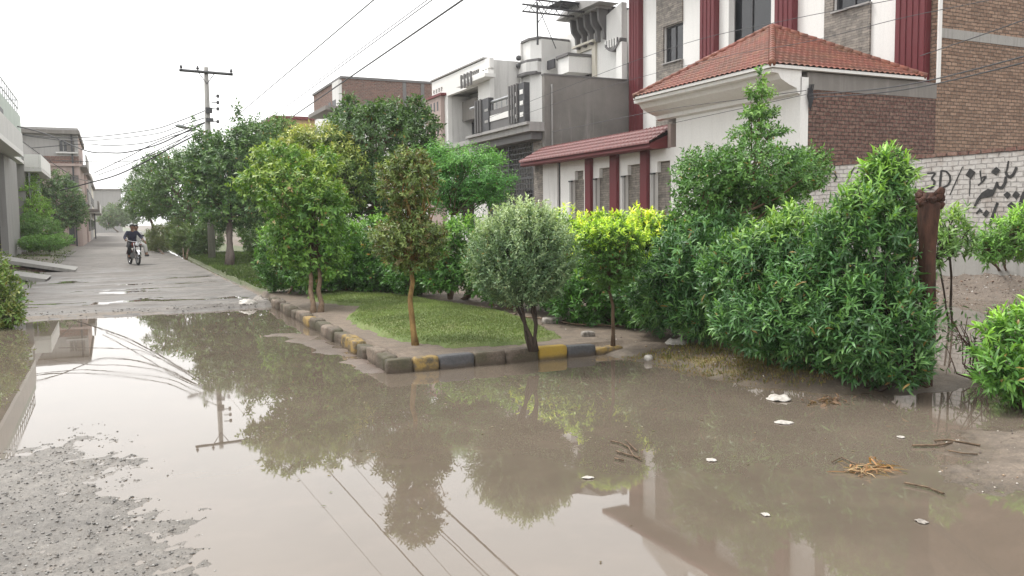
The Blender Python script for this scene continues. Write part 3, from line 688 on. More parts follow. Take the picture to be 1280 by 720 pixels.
def blades(n, xr, yr, sdf, zf, hgt_, wd, pal, seed, name, label):
    rg = np.random.default_rng(seed)
    x = rg.uniform(*xr, n); y = rg.uniform(*yr, n); s = sdf(x, y)
    k = s > rg.random(n)*.12; x = x[k]; y = y[k]; z = zf(x, y)-.01; m = len(x)
    base = np.stack([x, y, z], 1); dr = unit(rg.normal(size=(m, 3))*.45+np.array((0, 0, 1)))
    pal = np.array(pal); nn = fbm(x*1.2, y*1.2, 90)[:, None]
    cc = pal[rg.integers(0, len(pal), m)]*rg.uniform(.7, 1.35, (m, 1))*(1+1.2*nn)
    Vv, T, K = leaf_mesh(base, dr, rg.uniform(.6, 1.2, m)*hgt_, wd, unit(rg.normal(size=(m, 3))), np.clip(cc, .01, .6), 'rhomb', .4)
    return tag(mesh_np(name, Vv, T, M['leafmatte'], col=K), label, 'grass', kind='stuff')
blades(95000, (3, 6.2), (9.2, 19), lambda x, y: sdpoly(x, y, LAWN)+.18*fbm(x*2.2, y*2.2, 81, 3), lawn_z, .035, .007, [(.14, .205, .065), (.175, .235, .08), (.225, .25, .11)], 3, 'grass', 'short mown grass covering the raised lawn behind the kerb')
blades(26000, (3.2, 7.5), (20.5, 48), lambda x, y: .5+fbm(x, y, 12), lambda x, y: hgt(x, y), .10, .03, [(.07, .115, .035), (.095, .135, .045)], 4, 'verge_grass', 'rough grass under the street trees of the median')
blades(9000, (5.4, 7.6), (5.7, 9.0), lambda x, y: sdpoly(x, y, [(5.6, 8.6), (5.55, 7.0), (6.1, 6.1), (6.9, 5.85), (7.4, 6.2), (7.4, 8.8)])-.05+.5*fbm(x*4, y*4, 44, 3), lambda x, y: hgt(x, y), .05, .008, [(.24, .22, .07), (.30, .22, .09), (.15, .18, .05), (.20, .14, .07)], 5, 'straw', 'yellow straw and short weeds on the muddy bank below the oleanders')
blades(9000, (-12, -2.0), (19, 60), lambda x, y: .1+fbm(x*.7, y*.7, 50)*1.5, lambda x, y: hgt(x, y), .12, .03, [(.10, .16, .04), (.13, .17, .06)], 6, 'pavement_grass', 'patchy grass on the left side of the street')
# ================================================================== BUILDINGS
def yq(px, py, X): return float(P(px, py, 0, X)[1])
def zq(px, py, X): return float(P(px, py, 0, X)[2])
def xq(px, py, Y): return float(P(px, py, 1, Y)[0])
def zy(px, py, Y): return float(P(px, py, 1, Y)[2])
def B(*a): return MB().box(*a)
def part(name, mat, par, *boxes, **k):
    m = MB()
    for b in boxes: m.box(*b)
    return m.build(name, M[mat], par, **k)
def wall_with_holes(y0, y1, z0, z1, X, th, holes):
    """wall in plane X (outer face at X, thickness th behind), holes = [(ya,yb,za,zb)]"""
    m = MB(); ysx = sorted({y0, y1, *[h[0] for h in holes], *[h[1] for h in holes]}); zsx = sorted({z0, z1, *[h[2] for h in holes], *[h[3] for h in holes]})
    for a, b in zip(ysx[:-1], ysx[1:]):
        run = None
        for c, d in zip(zsx[:-1], zsx[1:]):
            cy, cz = (a+b)/2, (c+d)/2
            solid = not any(h[0] < cy < h[1] and h[2] < cz < h[3] for h in holes)
            if solid: run = (run[0], d) if run else (c, d)
            if (not solid or d == zsx[-1]) and run:
                m.box(X, X+th, a, b, run[0], run[1]); run = None
    return m

t = NT('stained_cement'); p = t.pos(); n1 = t.noise(p, .55, 6, .6); n2 = t.noise(t.scaled(p, (2.2, 2.2, .22)), 1.3, 5, .65); sp = t.node('ShaderNodeSeparateXYZ'); t.link(p, sp.inputs[0])
c = t.ramp(n1, [(.3, (.155, .145, .135)), (.7, (.25, .232, .215))])
w = t.math('MULTIPLY', t.ramp(n2, [(.5, 0), (.68, 1)]), t.ramp(t.math('DIVIDE', sp.outputs[2], 9.0), [(.42, 1), (.78, .1)]))
c = t.mix(t.math('MULTIPLY', w, .9), c, (.46, .44, .41))
t.bsdf(c, .9, .3, t.noise(p, 14, 5), .5, .02); M['stainedcement'] = t.m
YF = 17.45; XH = 22.4; XB = 17.0
# ---- three-storey white and maroon house with the tiled porch
hs_ = root('town_house', (24, 25, 0), 'tall white house with maroon fluted pilasters, stone panels, raw brick side and red tiled porch', 'house')
TOP = 12.6
bays = []
pil = [(1125, 1166), (973.5, 997), (880, 899), (791, 804)]
def py_(px): return yq(px, 40, XH)
wins = [(py_(854), py_(831), zq(842, 77, XH), zq(842, 31, XH)), (py_(963.5), py_(913), 7.6, 10.6), (py_(1088), py_(1043), zq(1066, 9, XH), 10.6)]
wall_with_holes(YF+.26, 33.7, 0, TOP, XH, .3, [(a, b, c, d) for a, b, c, d in wins]).build('wall', M['white'], hs_)
part('brick_side_wall', 'bricktall', hs_, (XH-.02, 34, YF, YF+.25, 0, TOP))
part('rear_wall', 'bricktall', hs_, (33.7, 34, YF+.26, 33.7, 0, TOP), (XH+.31, 33.69, 33.4, 33.7, 0, TOP))
part('ring_beam', 'concrete', hs_, (XH+.05, 34.02, YF-.03, YF-.002, zy(1200, 50, YF), zy(1200, 38, YF)))
part('edge_strip', 'white', hs_, (XH-.06, XH+.08, YF-.05, YF-.003, 5.6, TOP))
# maroon fluted pilasters
for a, b in pil:
    y0, y1 = py_(b), py_(a)
    if a == 1125: y0 = YF+.26
    m = MB(); m.box(XH-.22, XH-.003, y0, y1, 0, TOP+.1)
    nf = max(3, int((y1-y0)/.2)); w = (y1-y0)/nf
    for k in range(nf): m.box(XH-.245, XH-.221, y0+k*w+.04, y0+(k+1)*w-.04, .05, TOP+.05)
    m.build('pilaster', M['maroon'], hs_)
# stone panels framing windows
part('stone_panel', 'stone', hs_, (XH-.08, XH-.003, py_(854), py_(822), 4, wins[0][2]-.02), (XH-.08, XH-.003, py_(854), py_(822), wins[0][3]+.02, TOP-.3), (XH-.08, XH-.003, wins[0][1]+.01, py_(822), wins[0][2]-.02, wins[0][3]+.02))
part('stone_panel', 'stone', hs_, (XH-.08, XH-.003, py_(1089), py_(1032), 5.2, wins[2][2]-.06), (XH-.08, XH-.003, wins[2][1]+.01, py_(1032), wins[2][2]-.06, 11.4))
def window(y0, y1, z0, z1, X, par, fr='iron', mull=1, hmull=0, dep=.14, gl='glass'):
    m = MB(); f = .06
    m.box(X+dep-.05, X+dep, y0, y1, z0, z0+f); m.box(X+dep-.05, X+dep, y0, y1, z1-f, z1)
    m.box(X+dep-.05, X+dep, y0, y0+f, z0+f, z1-f); m.box(X+dep-.05, X+dep, y1-f, y1, z0+f, z1-f)
    for k in range(mull):
        yy = y0+(y1-y0)*(k+1)/(mull+1); m.box(X+dep-.045, X+dep-.005, yy-.025, yy+.025, z0+f, z1-f)
    for k in range(hmull):
        q = z0+(z1-z0)*(k+1)/(hmull+1); m.box(X+dep-.04, X+dep-.01, y0+f, y1-f, q-.02, q+.02)
    w = m.build('window', M[fr], par)
    B(X+dep+.001, X+dep+.02, y0+.01, y1-.01, z0+.01, z1-.01).build('pane', M[gl], w)
    return w
for w in wins: window(*w, XH, hs_)
part('window_sill', 'lgrey', hs_, (XH-.16, XH+.1, wins[2][0]-.05, wins[2][1]+.05, wins[2][2]-.055, wins[2][2]-.002))
part('window_sill', 'lgrey', hs_, (XH-.16, XH+.1, wins[0][0]-.02, wins[0][1]+.02, wins[0][2]-.05, wins[0][2]-.002))
part('window_frame', 'lgrey', hs_, (XH-.05, XH-.004, py_(919), py_(912), 7.6, 10.7))
part('string_course', 'lgrey', hs_, (XH-.03, XH-.004, py_(972), py_(920), 10.62, 10.8))
part('roof', 'concrete', hs_, (XH+.3, 33.69, YF+.26, 33.39, TOP-.4, TOP-.1))
part('cornice', 'maroon', hs_, (XH-.9, XH+.5, YF+.1, 35.0, TOP+.1, TOP+.32), (XH-.6, XH+.4, YF+.15, 33.9, TOP-.02, TOP+.098))
MB().prism([(YF+.1, TOP+.323), (33.4, TOP+.323), (33.4, TOP+.7), (32.8, TOP+1.0), (32.8, TOP+1.25), (30.6, TOP+2.2), (29.6, TOP+2.2), (29.6, TOP+1.3), (YF+.1, TOP+1.3)], 0, XH, XH+.25).build('parapet', M['white'], hs_)
part('stair_tower', 'white2', hs_, (XH+2, XH+6, 24.5, 30.5, TOP-.1, TOP+2.6))
# porch
PY1 = yq(845, 190, XB)
ph = part('porch_wall', 'white', hs_, (XB, XB+.25, YF+.26, PY1, 0, 5.32))
part('porch_side_wall', 'brickdark', hs_, (XB+.26, XH-.03, YF, YF+.255, 0, 5.14))
part('cement_band', 'greyplaster', hs_, (XB+.26, XH-.03, YF-.015, YF+.25, 5.143, 5.60))
part('corner_strip', 'white', hs_, (XB-.03, XB+.255, YF-.06, YF+.255, 0, 5.45))
# coved soffit, profile swept along the front
prof = [(XB-.002, 4.98), (XB-.14, 5.02), (XB-.16, 5.14), (XB-.42, 5.22), (XB-.72, 5.36), (XB-.82, 5.5), (XB-1.02, 5.52), (XB-1.04, 5.62), (XB-.002, 5.62)]
MB().prism(prof, 1, YF-.06, 23.9).build('eave_moulding', M['white'], hs_)
part('porch_ceiling', 'white', hs_, (XB+.26, XH-.3, YF+.26, 23.7, 5.35, 5.5))
part('porch_column', 'stone', hs_, (XB+.25, XB+.9, 23.05, 23.72, 0, 5.33))
# tiled hip roof, each slope with rolls and courses
apex = np.array((18.85, 20.55, 7.55)); x0, x1, y0, y1, ze = 15.88, 21.75, 17.30, 23.80, 5.68
cor = [np.array((x0, y1, ze)), np.array((x0, y0, ze)), np.array((x1, y0, ze)), np.array((x1, y1, ze))]
for k in range(4):
    A, Bc = cor[k], cor[(k+1) % 4]
    mid = (A+Bc)/2; Ld = np.linalg.norm(Bc-A); e = (Bc-A)/Ld; s = (apex-mid); Sl = np.linalg.norm(s); sv = s/Sl
    nrm = np.cross(e, sv); nrm = nrm if nrm[2] > 0 else -nrm
    NR = 15; pitch_t = .215; nu = int(Ld/pitch_t*8); 
    us = np.linspace(-Ld/2, Ld/2, nu+1); vs_ = []
    for rr in range(NR): vs_ += [rr/NR+1e-4, (rr+.5)/NR, (rr+1)/NR-1e-4]
    vs_ = np.array(vs_); Uu, Vv2 = np.meshgrid(us, vs_)
    rollh = .045*np.sqrt(np.maximum(0, np.cos(Uu/pitch_t*2*math.pi)*.5+.5))
    fr = (Vv2*NR) % 1.0
    hh = rollh + .045*(1-fr)
    half = (1-Vv2)*Ld/2 + .02
    inside = np.abs(Uu) <= half
    Uc = np.clip(Uu, -half, half)
    pts = mid + e*Uc[..., None] + sv*(Vv2*Sl)[..., None] + nrm*hh[..., None]
    Ii = np.arange(Uu.size).reshape(Uu.shape)
    Tq = np.stack([Ii[:-1, :-1].ravel(), Ii[:-1, 1:].ravel(), Ii[1:, 1:].ravel(), Ii[1:, :-1].ravel()], 1)
    kp = inside.ravel()[Tq].any(1)
    mesh_np('roof_slope', pts.reshape(-1, 3), Tq[kp], M['tile'], hs_)
m = MB()
for c in cor:
    n_ = 17
    for i in range(n_):
        a = c+(apex-c)*(i/n_); b = c+(apex-c)*((i+1.1)/n_); up = np.array((0, 0, .05))
        m.tube([a+up, b+up], [.105, .085], 8)
m.build('ridge_cap', M['tile'], hs_, smooth=True)
MB().add([tuple(c-np.array((0, 0, .05))) for c in cor]+[tuple(c+np.array((0, 0, .03))) for c in cor], [(3, 2, 1, 0), (0, 1, 5, 4), (1, 2, 6, 5), (2, 3, 7, 6), (3, 0, 4, 7)]).build('roof_edge', M['white'], hs_)
# cable bracket on the porch corner
mb = MB(); c0 = P(1012, 122, 1, YF-.1)
for k in range(4): mb.tube([c0+np.array((.02*k, -.03*k, .35)), c0+np.array((-.10+.05*k, -.02, .05)), c0+np.array((.0, -.03, -.35)), c0+np.array((.12-.03*k, -.02, 0)), c0+np.array((.03, -.02, .34))], .014, 5)
mb.box(c0[0]-.04, c0[0]+.04, YF-.12, YF-.002, c0[2]-.02, c0[2]+.25)
tag(mb.build('cable_coil', M['wire'], None, org=c0), 'coil of dark cable hanging on the brick porch wall corner under the tiled roof', 'cable')

# ---- low front wall with red tiled coping and niches
FW0, FW1 = yq(833, 200, XB), yq(667, 205, XB)
fw = root('front_wall', (XB, (FW0+FW1)/2, 0), 'front wall with maroon pilasters, stone niches and sloping red tiled coping', 'wall')
zt = 4.05
niches = [(729.5, 718, 722.5), (763, 748.5, 752.5), (800.5, 784, 788), (838, 821, 825)]
holes = []; st = MB()
for (pr, pl, pn) in niches:
    ya, yb, yn = yq(pr, 230, XB), yq(pl, 230, XB), yq(pn, 230, XB)
    lo = yq(pl-3.5, 230, XB)
    z1_ = zt-.42; z2_ = zt-.78
    holes.append((ya+.05, yb, z2_, z1_)); holes.append((ya, lo, 1.0, z2_))
wall_with_holes(PY1+.01, yq(700, 230, XB), 0, zt, XB+.02, .3, holes).build('wall', M['white'], fw)
part('stone_backing', 'stone', fw, (XB+.17, XB+.22, PY1+.3, yq(702, 230, XB), .3, zt-.2))
for a, b in [(734, 741), (765, 774), (803, 812)]:
    MB().bbox(XB-.12, XB+.018, yq(b, 230, XB), yq(a, 230, XB), 0, zt-.003, .015).build('pilaster', M['maroon'], fw)
for (pr, pl, pn) in niches:
    y = yq(pl-3.0, 230, XB)
    part('niche_post', 'lgrey', fw, (XB-.05, XB+.01, y-.02, y+.13, 0, zt-.85)); part('niche_post_cap', 'iron', fw, (XB-.08, XB+.015, y-.05, y+.16, zt-.847, zt-.79))
part('gate_jamb', 'black', fw, (XB+.03, XB+.16, yq(701.5, 230, XB), yq(698, 230, XB), 0, zt))
part('end_pillar', 'white2', fw, (XB-.05, XB+.5, yq(698, 230, XB)+.01, yq(680, 230, XB), 0, zt))
part('end_stone_strip', 'stone', fw, (XB-.02, XB+.4, yq(680, 230, XB)+.01, yq(669, 230, XB), 0, zt))
# coping: sloping tile courses over a maroon soffit
m = MB(); m.prism([(XB+.30, zt+.01), (XB+.30, zt+.28), (XB-.62, zt+.16), (XB-.66, zt+.01), (XB-.55, zt-.04), (XB-.1, zt+.004)], 1, FW0, FW1); m.build('soffit', M['maroonlite'], fw)
MB().prism([(XB-.58, zt+.17), (XB+.5, zt+.62), (XB+.5, zt+.285), (XB+.3, zt+.285)], 1, FW0+.02, FW1-.02).build('coping_core', M['maroonlite'], fw)
uu = np.arange(FW0-.03, FW1+.03, .03); prof = []
for k in range(4):
    xa = XB-.72+.32*k; za = zt+.17+.17*k
    prof += [(xa, za-.03), (xa, za+.045), (xa+.30, za+.18)]
prof.append((XB+.56, zt+.72)); prof.append((XB+.56, zt+.1))
prof = np.array(prof)
Uu, K_ = np.meshgrid(uu, np.arange(len(prof)))
zz = prof[K_, 1] + .022*np.cos(Uu/.24*2*math.pi)*(K_ % 3 != 0)
xx = prof[K_, 0]
Ii = np.arange(Uu.size).reshape(Uu.shape)
t = NT('red_coping_tile'); p = t.pos(); n = t.noise(p, 3.5, 6, .7)
t.bsdf(t.ramp(n, [(.3, (.085, .02, .02)), (.7, (.165, .042, .036))]), .5, .4, n, .3, .02); M['redtile'] = t.m
mesh_np('tiled_coping', np.stack([xx.ravel(), Uu.ravel(), zz.ravel()], 1), np.stack([Ii[:-1, :-1].ravel(), Ii[:-1, 1:].ravel(), Ii[1:, 1:].ravel(), Ii[1:, :-1].ravel()], 1), M['redtile'], fw)
part('end_cap', 'pinkish', fw, (XB+.02, XB+.56, FW0-.20, FW0-.04, zt-.02, zt+.78))

# ---- boundary wall of the empty plot with painted lettering
bw = root('boundary_wall', (XB, 10, 0), 'whitewashed brick boundary wall with large black painted lettering', 'wall')
zb = 3.0
part('wall', 'brickwash', bw, (XB, XB+.24, -14, YF-.07, 0.0, zb))
part('footing', 'concrete', bw, (XB-.10, XB-.002, -14, YF-.07, 0, .92))
part('coping', 'brickdark', bw, (XB-.015, XB+.26, -14, YF-.07, zb+.002, zb+.09))
def LW(cx, cy, dx=0.0):
    q = P(1140+cx/6.543, 190+cy/6.543, 0, XB-.004-dx); return (q[1], q[2])
strokes = [
 ([(122,176),(195,170),(158,218),(186,240),(176,280),(150,300),(112,290)], 15), ([(240,150),(226,300)], 17), ([(238,152),(280,158),(310,192),(314,235),(292,276),(226,298)], 15),
 ([(415,120),(362,235),(310,352)], 8), ([(475,215),(474,290),(468,362)], 7), ([(556,152),(562,200),(572,248)], 10), ([(540,274),(582,240),(608,198),(562,212)], 13),
 ([(790,72),(780,130),(772,160)], 13), ([(766,158),(778,196),(805,206),(832,182),(856,122)], 22), ([(768,200),(765,250),(735,298),(702,286),(690,250)], 22),
 ([(700,412),(665,510),(634,602)], 20), ([(925,330),(905,400),(893,470),(900,500)], 44), ([(940,260),(925,340)], 26)]
polys = [[(475,132),(522,165),(485,220),(438,190)], [(690,120),(724,148),(690,194),(646,165)],
 [(496,470),(528,390),(572,332),(622,300),(664,308),(692,240),(708,244),(692,300),(664,362),(600,372),(562,385),(520,450)],
 [(748,350),(782,322),(812,350),(782,386)], [(820,355),(850,316),(886,345),(856,390)], [(780,436),(815,407),(853,436),(815,478)],
 [(522,500),(556,460),(578,480),(574,500),(555,486),(534,512)], [(578,512),(610,470),(638,495),(608,536)]]
# faded strokes left of the tall bush, surveyed in the same frame
o6 = lambda X_, Y_: ((1020+X_/5.14-1140)*6.543, (120+Y_/5.14-190)*6.543)
strokes += [([o6(250,452), o6(222,500), o6(200,548)], 9), ([o6(276,460), o6(256,520)], 6), ([o6(86,462), o6(66,540), o6(20,592)], 8), ([o6(112,492), o6(136,520), o6(116,550)], 9)]
m = MB()
for si, (pts, w) in enumerate(strokes):
    pts2 = []
    for i in range(len(pts)-1):
        for k in range(4): pts2.append(tuple(np.array(pts[i])+(np.array(pts[i+1])-np.array(pts[i]))*k/4))
    pts2.append(pts[-1]); p_ = np.array(pts2, float); n_ = len(p_)
    if n_ > 6:
        q_ = p_.copy(); q_[1:-1] = (p_[:-2]+2*p_[1:-1]+p_[2:])/4; p_ = q_
    L_, R_ = [], []
    for i in range(n_):
        tt = p_[min(i+1, n_-1)]-p_[max(i-1, 0)]; tt = tt/np.linalg.norm(tt); nn_ = np.array((-tt[1], tt[0]))
        ww = w*.62*(.72 + .28*math.sin(math.pi*(i+.6)/n_))
        L_.append(p_[i]+nn_*ww); R_.append(p_[i]-nn_*ww)
    dx = .0004*si
    vs = []
    for a, b in zip(L_, R_):
        a1 = LW(*a); b1 = LW(*b); vs += [(XB-.004-dx, a1[0], a1[1]), (XB-.004-dx, b1[0], b1[1])]
    m.add(vs, [(2*i, 2*i+1, 2*i+3, 2*i+2) for i in range(n_-1)])
for si, po in enumerate(polys):
    dx = .0004*(si+20); q_ = [LW(*a) for a in po]; m.add([(XB-.004-dx, a[0], a[1]) for a in q_], [tuple(range(len(q_)))])
t = NT('black_paint'); p = t.pos(); t.bsdf(t.ramp(t.noise(p, 14, 5, .7), [(.3, (.012, .012, .014)), (.75, (.06, .058, .056))]), .7, .3); M['blackpaint'] = t.m
m.build('lettering', M['blackpaint'], bw)

# ---- grey plastered house next to it
XG = 17.78; GY0 = 33.72; GY1 = 40.85
gh = root('town_house', (20, 37, 0), 'house with bare cement side wall, iron grille veranda and bracketed hood', 'house')
zt_side = zy(735, 97.5, GY0)
part('side_wall', 'stainedcement', gh, (XG, XH-.5+1.5, GY0, GY0+.24, 0, zt_side))
m = MB(); m.tube([(XG+.35, GY0-.06, 0), (XG+.35, GY0-.06, zt_side-.6), (XG+.35, GY0-.02, zt_side-.4)], .045, 7); m.build('drain_pipe', M['lgrey'], gh, smooth=True)
part('wall_coping', 'greytrim', gh, (XG-.03, XH+1, GY0-.03, GY0+.27, zt_side+.002, zt_side+.07))
# stone pier at the corner then grilled opening
part('corner_pier', 'stone', gh, (XG-.05, XG+.4, GY0-.002+.26, yq(668, 200, XG), 0, zq(668, 172, XG)-.2))
zs = zq(677, 157, XG)
m = MB(); m.box(XG-.75, XG+.5, GY0+.02, GY1, zs-.28, zs); m.box(XG-.9, XG+.5, GY0+.02, GY1, zs+.003, zs+.13); m.build('balcony_slab', M['lgrey'], gh)
part('fascia', 'greytrim', gh, (XG-.55, XG-.01, GY0+.26, GY1, zs-.62, zs-.283))
ops = (yq(666, 200, XG), GY1-.8, .4, zs-.66)
m = MB(); y = ops[0]
while y < ops[1]: m.box(XG+.02, XG+.05, y, y+.03, .4, ops[3]); y += .28
for z in np.arange(.5, ops[3]-.1, .24): m.box(XG-.004, XG+.018, ops[0], ops[1], z, z+.045)
m.box(XG-.03, XG+.07, ops[0], ops[1], 3.6, 3.72)
for yy in (ops[0]-.04, (ops[0]+ops[1])/2, ops[1]): m.box(XG-.03, XG+.07, yy-.05, yy+.05, .3, ops[3])
m.build('iron_grille', M['iron'], gh)
part('back_wall', 'lgrey', gh, (XG+1.6, XG+1.8, GY0+.26, GY1, 0, zs-.3))
part('far_pier', 'white2', gh, (XG-.02, XG+.4, ops[1]+.06, GY1, 0, zs-.63))
window(ops[0]+1, ops[0]+2.6, 1.0, 3.2, XG+1.4, gh, dep=.15)
window(ops[1]-2.6, ops[1]-1.2, 1.0, 3.2, XG+1.4, gh, dep=.15)
# balcony parapet: dark bands, white band, two ornament panels
bz = zs+.135
yR0, yR1 = GY0+.27, yq(647, 135, XG-.7); yL0, yL1 = yq(615, 150, XG-.7), yq(598, 150, XG-.7)
part('balcony_parapet', 'greytrim', gh, (XG-.8, XG-.6, yR1, yL0, bz, bz+.42), (XG-.8, XG-.6, yR1, yL0, bz+.70, bz+.95))
part('white_band', 'white', gh, (XG-.83, XG-.58, yR1+.01, yL0-.01, bz+.423, bz+.697))
for (a, b, hh, nb) in ((yR0, yR1, 1.75, 3), (yL0, yL1, 1.6, 2)):
    m = MB(); m.box(XG-.88, XG-.6, a, b, bz, bz+hh); pn = m.build('ornament_panel', M['iron'], gh)
    m = MB(); w = (b-a); m9 = MB()
    if nb == 3:
        for k in range(3): B(XG-.90, XG-.883, a+.10, a+.42, bz+.25+k*.5, bz+.45+k*.5).build('ornament', M['white'], pn)
        for k in range(4): m9.box(XG-.95, XG-.883, a+.62+.27*k, a+.72+.27*k, bz+.05, bz+hh+.02)
        for k in range(3): B(XG-.90, XG-.883, b-.35, b-.08, bz+.25+k*.5, bz+.42+k*.5).build('ornament', M['white'], pn)
    else:
        for k in range(3): m9.box(XG-.95, XG-.883, b-.2-.32*k, b-.08-.32*k, bz+.02, bz+hh+.02)
        for k in range(2): B(XG-.90, XG-.883, a+.06, a+.45, bz+.4+k*.55, bz+.52+k*.55).build('ornament', M['lgrey'], pn)
    m9.build('fin', M['greytrim'], pn)
m = MB(); zr = zq(676, 108, XG-.7)
m.tube([(XG-.7, GY0+.3, zr), (XG-.7, GY1-.3, zr)], .08, 8); m.tube([(XG-.7, yR1, zr-.5), (XG-.7, yL0, zr-.5)], .025, 6)
for k in range(6):
    y = yR1+(yL0-yR1)*k/5; m.tube([(XG-.7, y, bz+.9), (XG-.7, y, zr)], .025, 6)
m.build('railing', M['steel'], gh)
# upper white storey
X2 = 20.2; X3 = 22.35
yA = yq(712, 60, X3); U0 = zs; ztop3 = zq(790, 10, X3)
part('veranda_roof', 'concrete', gh, (XG, XH+.8, GY0+.26, GY1, zs-.29+.005, zs-.02))
hdx = dict()
door = (yq(742, 85, X3), yq(728, 85, X3), U0, zq(735, 76, X3)); vent = (yq(779.5, 52, X3), yq(763.5, 52, X3), zq(771, 60, X3), zq(771, 50, X3))
win2 = (yq(789, 92, X3)+.02, yq(784, 92, X3), U0+.3, zq(786, 78, X3))
wall_with_holes(GY0+.26, GY1+4, U0, ztop3, X3, .25, [door, win2]).build('upper_wall', M['white'], gh)
window(*door, X3, gh, fr='lgrey', mull=1, gl='glass'); window(*win2, X3, gh, fr='iron', mull=0)
part('door_surround', 'cream', gh, (X3-.12, X3-.003, door[0]-.35, door[0]-.02, U0, door[3]+.5), (X3-.12, X3-.003, door[1]+.02, door[1]+.35, U0, door[3]+.5), (X3-.12, X3-.003, door[0]-.35, door[1]+.35, door[3]+.5, door[3]+.75), (X3-.35, X3-.003, door[0]-.5, door[1]+.5, door[3]+.752, door[3]+.85))
# hood with five brackets
hy0, hy1 = yq(750, 25, X3-.6), yq(713, 30, X3-.6); hz0 = zq(732, 56, X3-.5); hz1 = zq(732, 18, X3-.6)
m = MB(); m.box(X3-.8, X3-.003, hy0-.1, hy1+.1, hz1, hz1+.1)
m.prism([(hy0-.8, hz1+.102), (hy1+.7, hz1+.102), ((hy0+hy1)/2+.1, hz1+.62), ((hy0+hy1)/2-.1, hz1+.62)], 0, X3-1.1, X3-.003); m.build('hood', M['lgrey'], gh)
part('hood_back', 'iron', gh, (X3-.12, X3-.003, hy0, hy1, hz0+.6, hz1-.002))
for k in range(5):
    y = hy0+.12+(hy1-hy0-.24)*k/4
    MB().prism([(X3-.13, hz0), (X3-.33, hz0+.03), (X3-.38, hz0+.55), (X3-.62, hz0+.85), (X3-.68, hz1-.004), (X3-.13, hz1-.004)], 1, y-.08, y+.08).build('bracket', M['greytrim'], gh)
# sagging parapet right of the hood with slatted vent
m = MB(); n_ = 14; ya_, yb_ = GY0+.3, hy0-.1; poly = []
zb1, zb2 = zq(789, 37, X3-.8), zq(754, 52, X3-.8)
for i in range(n_+1): u = i/n_; poly.append((ya_+(yb_-ya_)*u, zb1+(zb2-zb1)*u - .35*math.sin(math.pi*u)))
poly += [(yb_, ztop3+.02), (ya_, ztop3+.35)]
MB().prism(poly, 0, X3-.3, X3-.01).build('curved_parapet', M['white2'], gh)
MB().prism([(a, b-.14) for a, b in poly[:n_+1]]+[(a, b-.003) for a, b in poly[:n_+1]][::-1], 0, X3-.4, X3-.02).build('parapet_trim', M['greytrim'], gh)
vn_ = part('vent', 'iron', gh, (X3-.33, X3-.302, vent[0], vent[1], vent[2], vent[3]))
m = MB()
for k in range(5): y = vent[0]+(vent[1]-vent[0])*(k+.3)/5; m.box(X3-.38, X3-.332, y, y+.1, vent[2], vent[3])
m.build('louvre', M['white'], vn_)
part('column', 'white', gh, (X3-.35, X3-.05, yq(774, 90, X3-.5), yq(767, 90, X3-.5), U0, zb1-.2))
part('cooler_box', 'iron', gh, (X3-1.3, X3-.7, yq(752, 88, X3-1), yq(745, 88, X3-1), U0+1.6, U0+2.4), (X3-1.0, X3-.95, yq(750, 88, X3-1), yq(749, 88, X3-1), U0, U0+1.6))
# left upper volume with rounded balcony bands
ly0, ly1 = yq(712, 75, X3), yq(652, 80, X2)
zl1 = zq(652, 60, X2)
ly1 = GY1-.1
def slant(o, za, zb, name, mat):
    MB().prism([(X2-o, ly1), (X2-o, ly1-.9), (X2-o+.35, ly1-1.5), (X3-.006-o*.5, ly0-.1), (X3-.006, ly0), (X3-.006, ly1)], 2, za, zb).build(name, M[mat], gh)
slant(0, U0, zl1+.2, 'left_upper_wall', 'white'); slant(.1, zl1+.203, zl1+.32, 'left_upper_cap', 'greytrim')
for (za, hh, out, mt_) in ((zq(652, 83, X2), .16, .28, 'greytrim'), (zq(652, 98, X2), .14, .5, 'greytrim'), (zq(652, 97, X2)+.05, .55, .35, 'white2')):
    slant(out*.7, za, za+hh, 'band', mt_)
XQ = 21.0; bq0, bq1 = yq(711, 82, XQ), yq(697, 82, XQ); zq0, zq1 = zq(704, 92, XQ), zq(704, 72, XQ)
MB().prism([(XQ, bq0), (XQ, bq1), (XQ+.25, bq1+.35), (X3-.01, bq1+.35), (X3-.01, bq0)], 2, zq0, zq1).build('bay_parapet', M['white'], gh)
MB().prism([(XQ-.1, bq0-.06), (XQ-.1, bq1), (XQ+.2, bq1+.42), (X3-.01, bq1+.42), (X3-.01, bq0-.06)], 2, zq1+.003, zq1+.14).build('bay_cap', M['greytrim'], gh)
XV = XQ+.1; part('small_window', 'iron', gh, (XV-.3, XV-.2, yq(694.5, 82, XV-.2), yq(686, 82, XV-.2), zq(690, 88, XV), zq(690, 77, XV)))
part('end_post', 'white', gh, (X2-.12, X2+.1, ly1+.012, ly1+.1, U0, zl1+.25))
m = MB(); q = np.array((X2-.3, ly1-.1, zq(651, 84, X2)))
for k in range(2):
    n_ = 10; 
    for i in range(6): a0 = -1.57+3.14*i/6; a1 = -1.57+3.14*(i+1)/6; m.tube([q+np.array((0, 0, .4*k+.15*math.sin(a0))), q+np.array((0, 0, .4*k+.15*math.sin(a1)))], [.15*math.cos(a0)+.003, .15*math.cos(a1)+.003], 8, cap=False)
m.build('finial', M['iron'], gh, smooth=True)

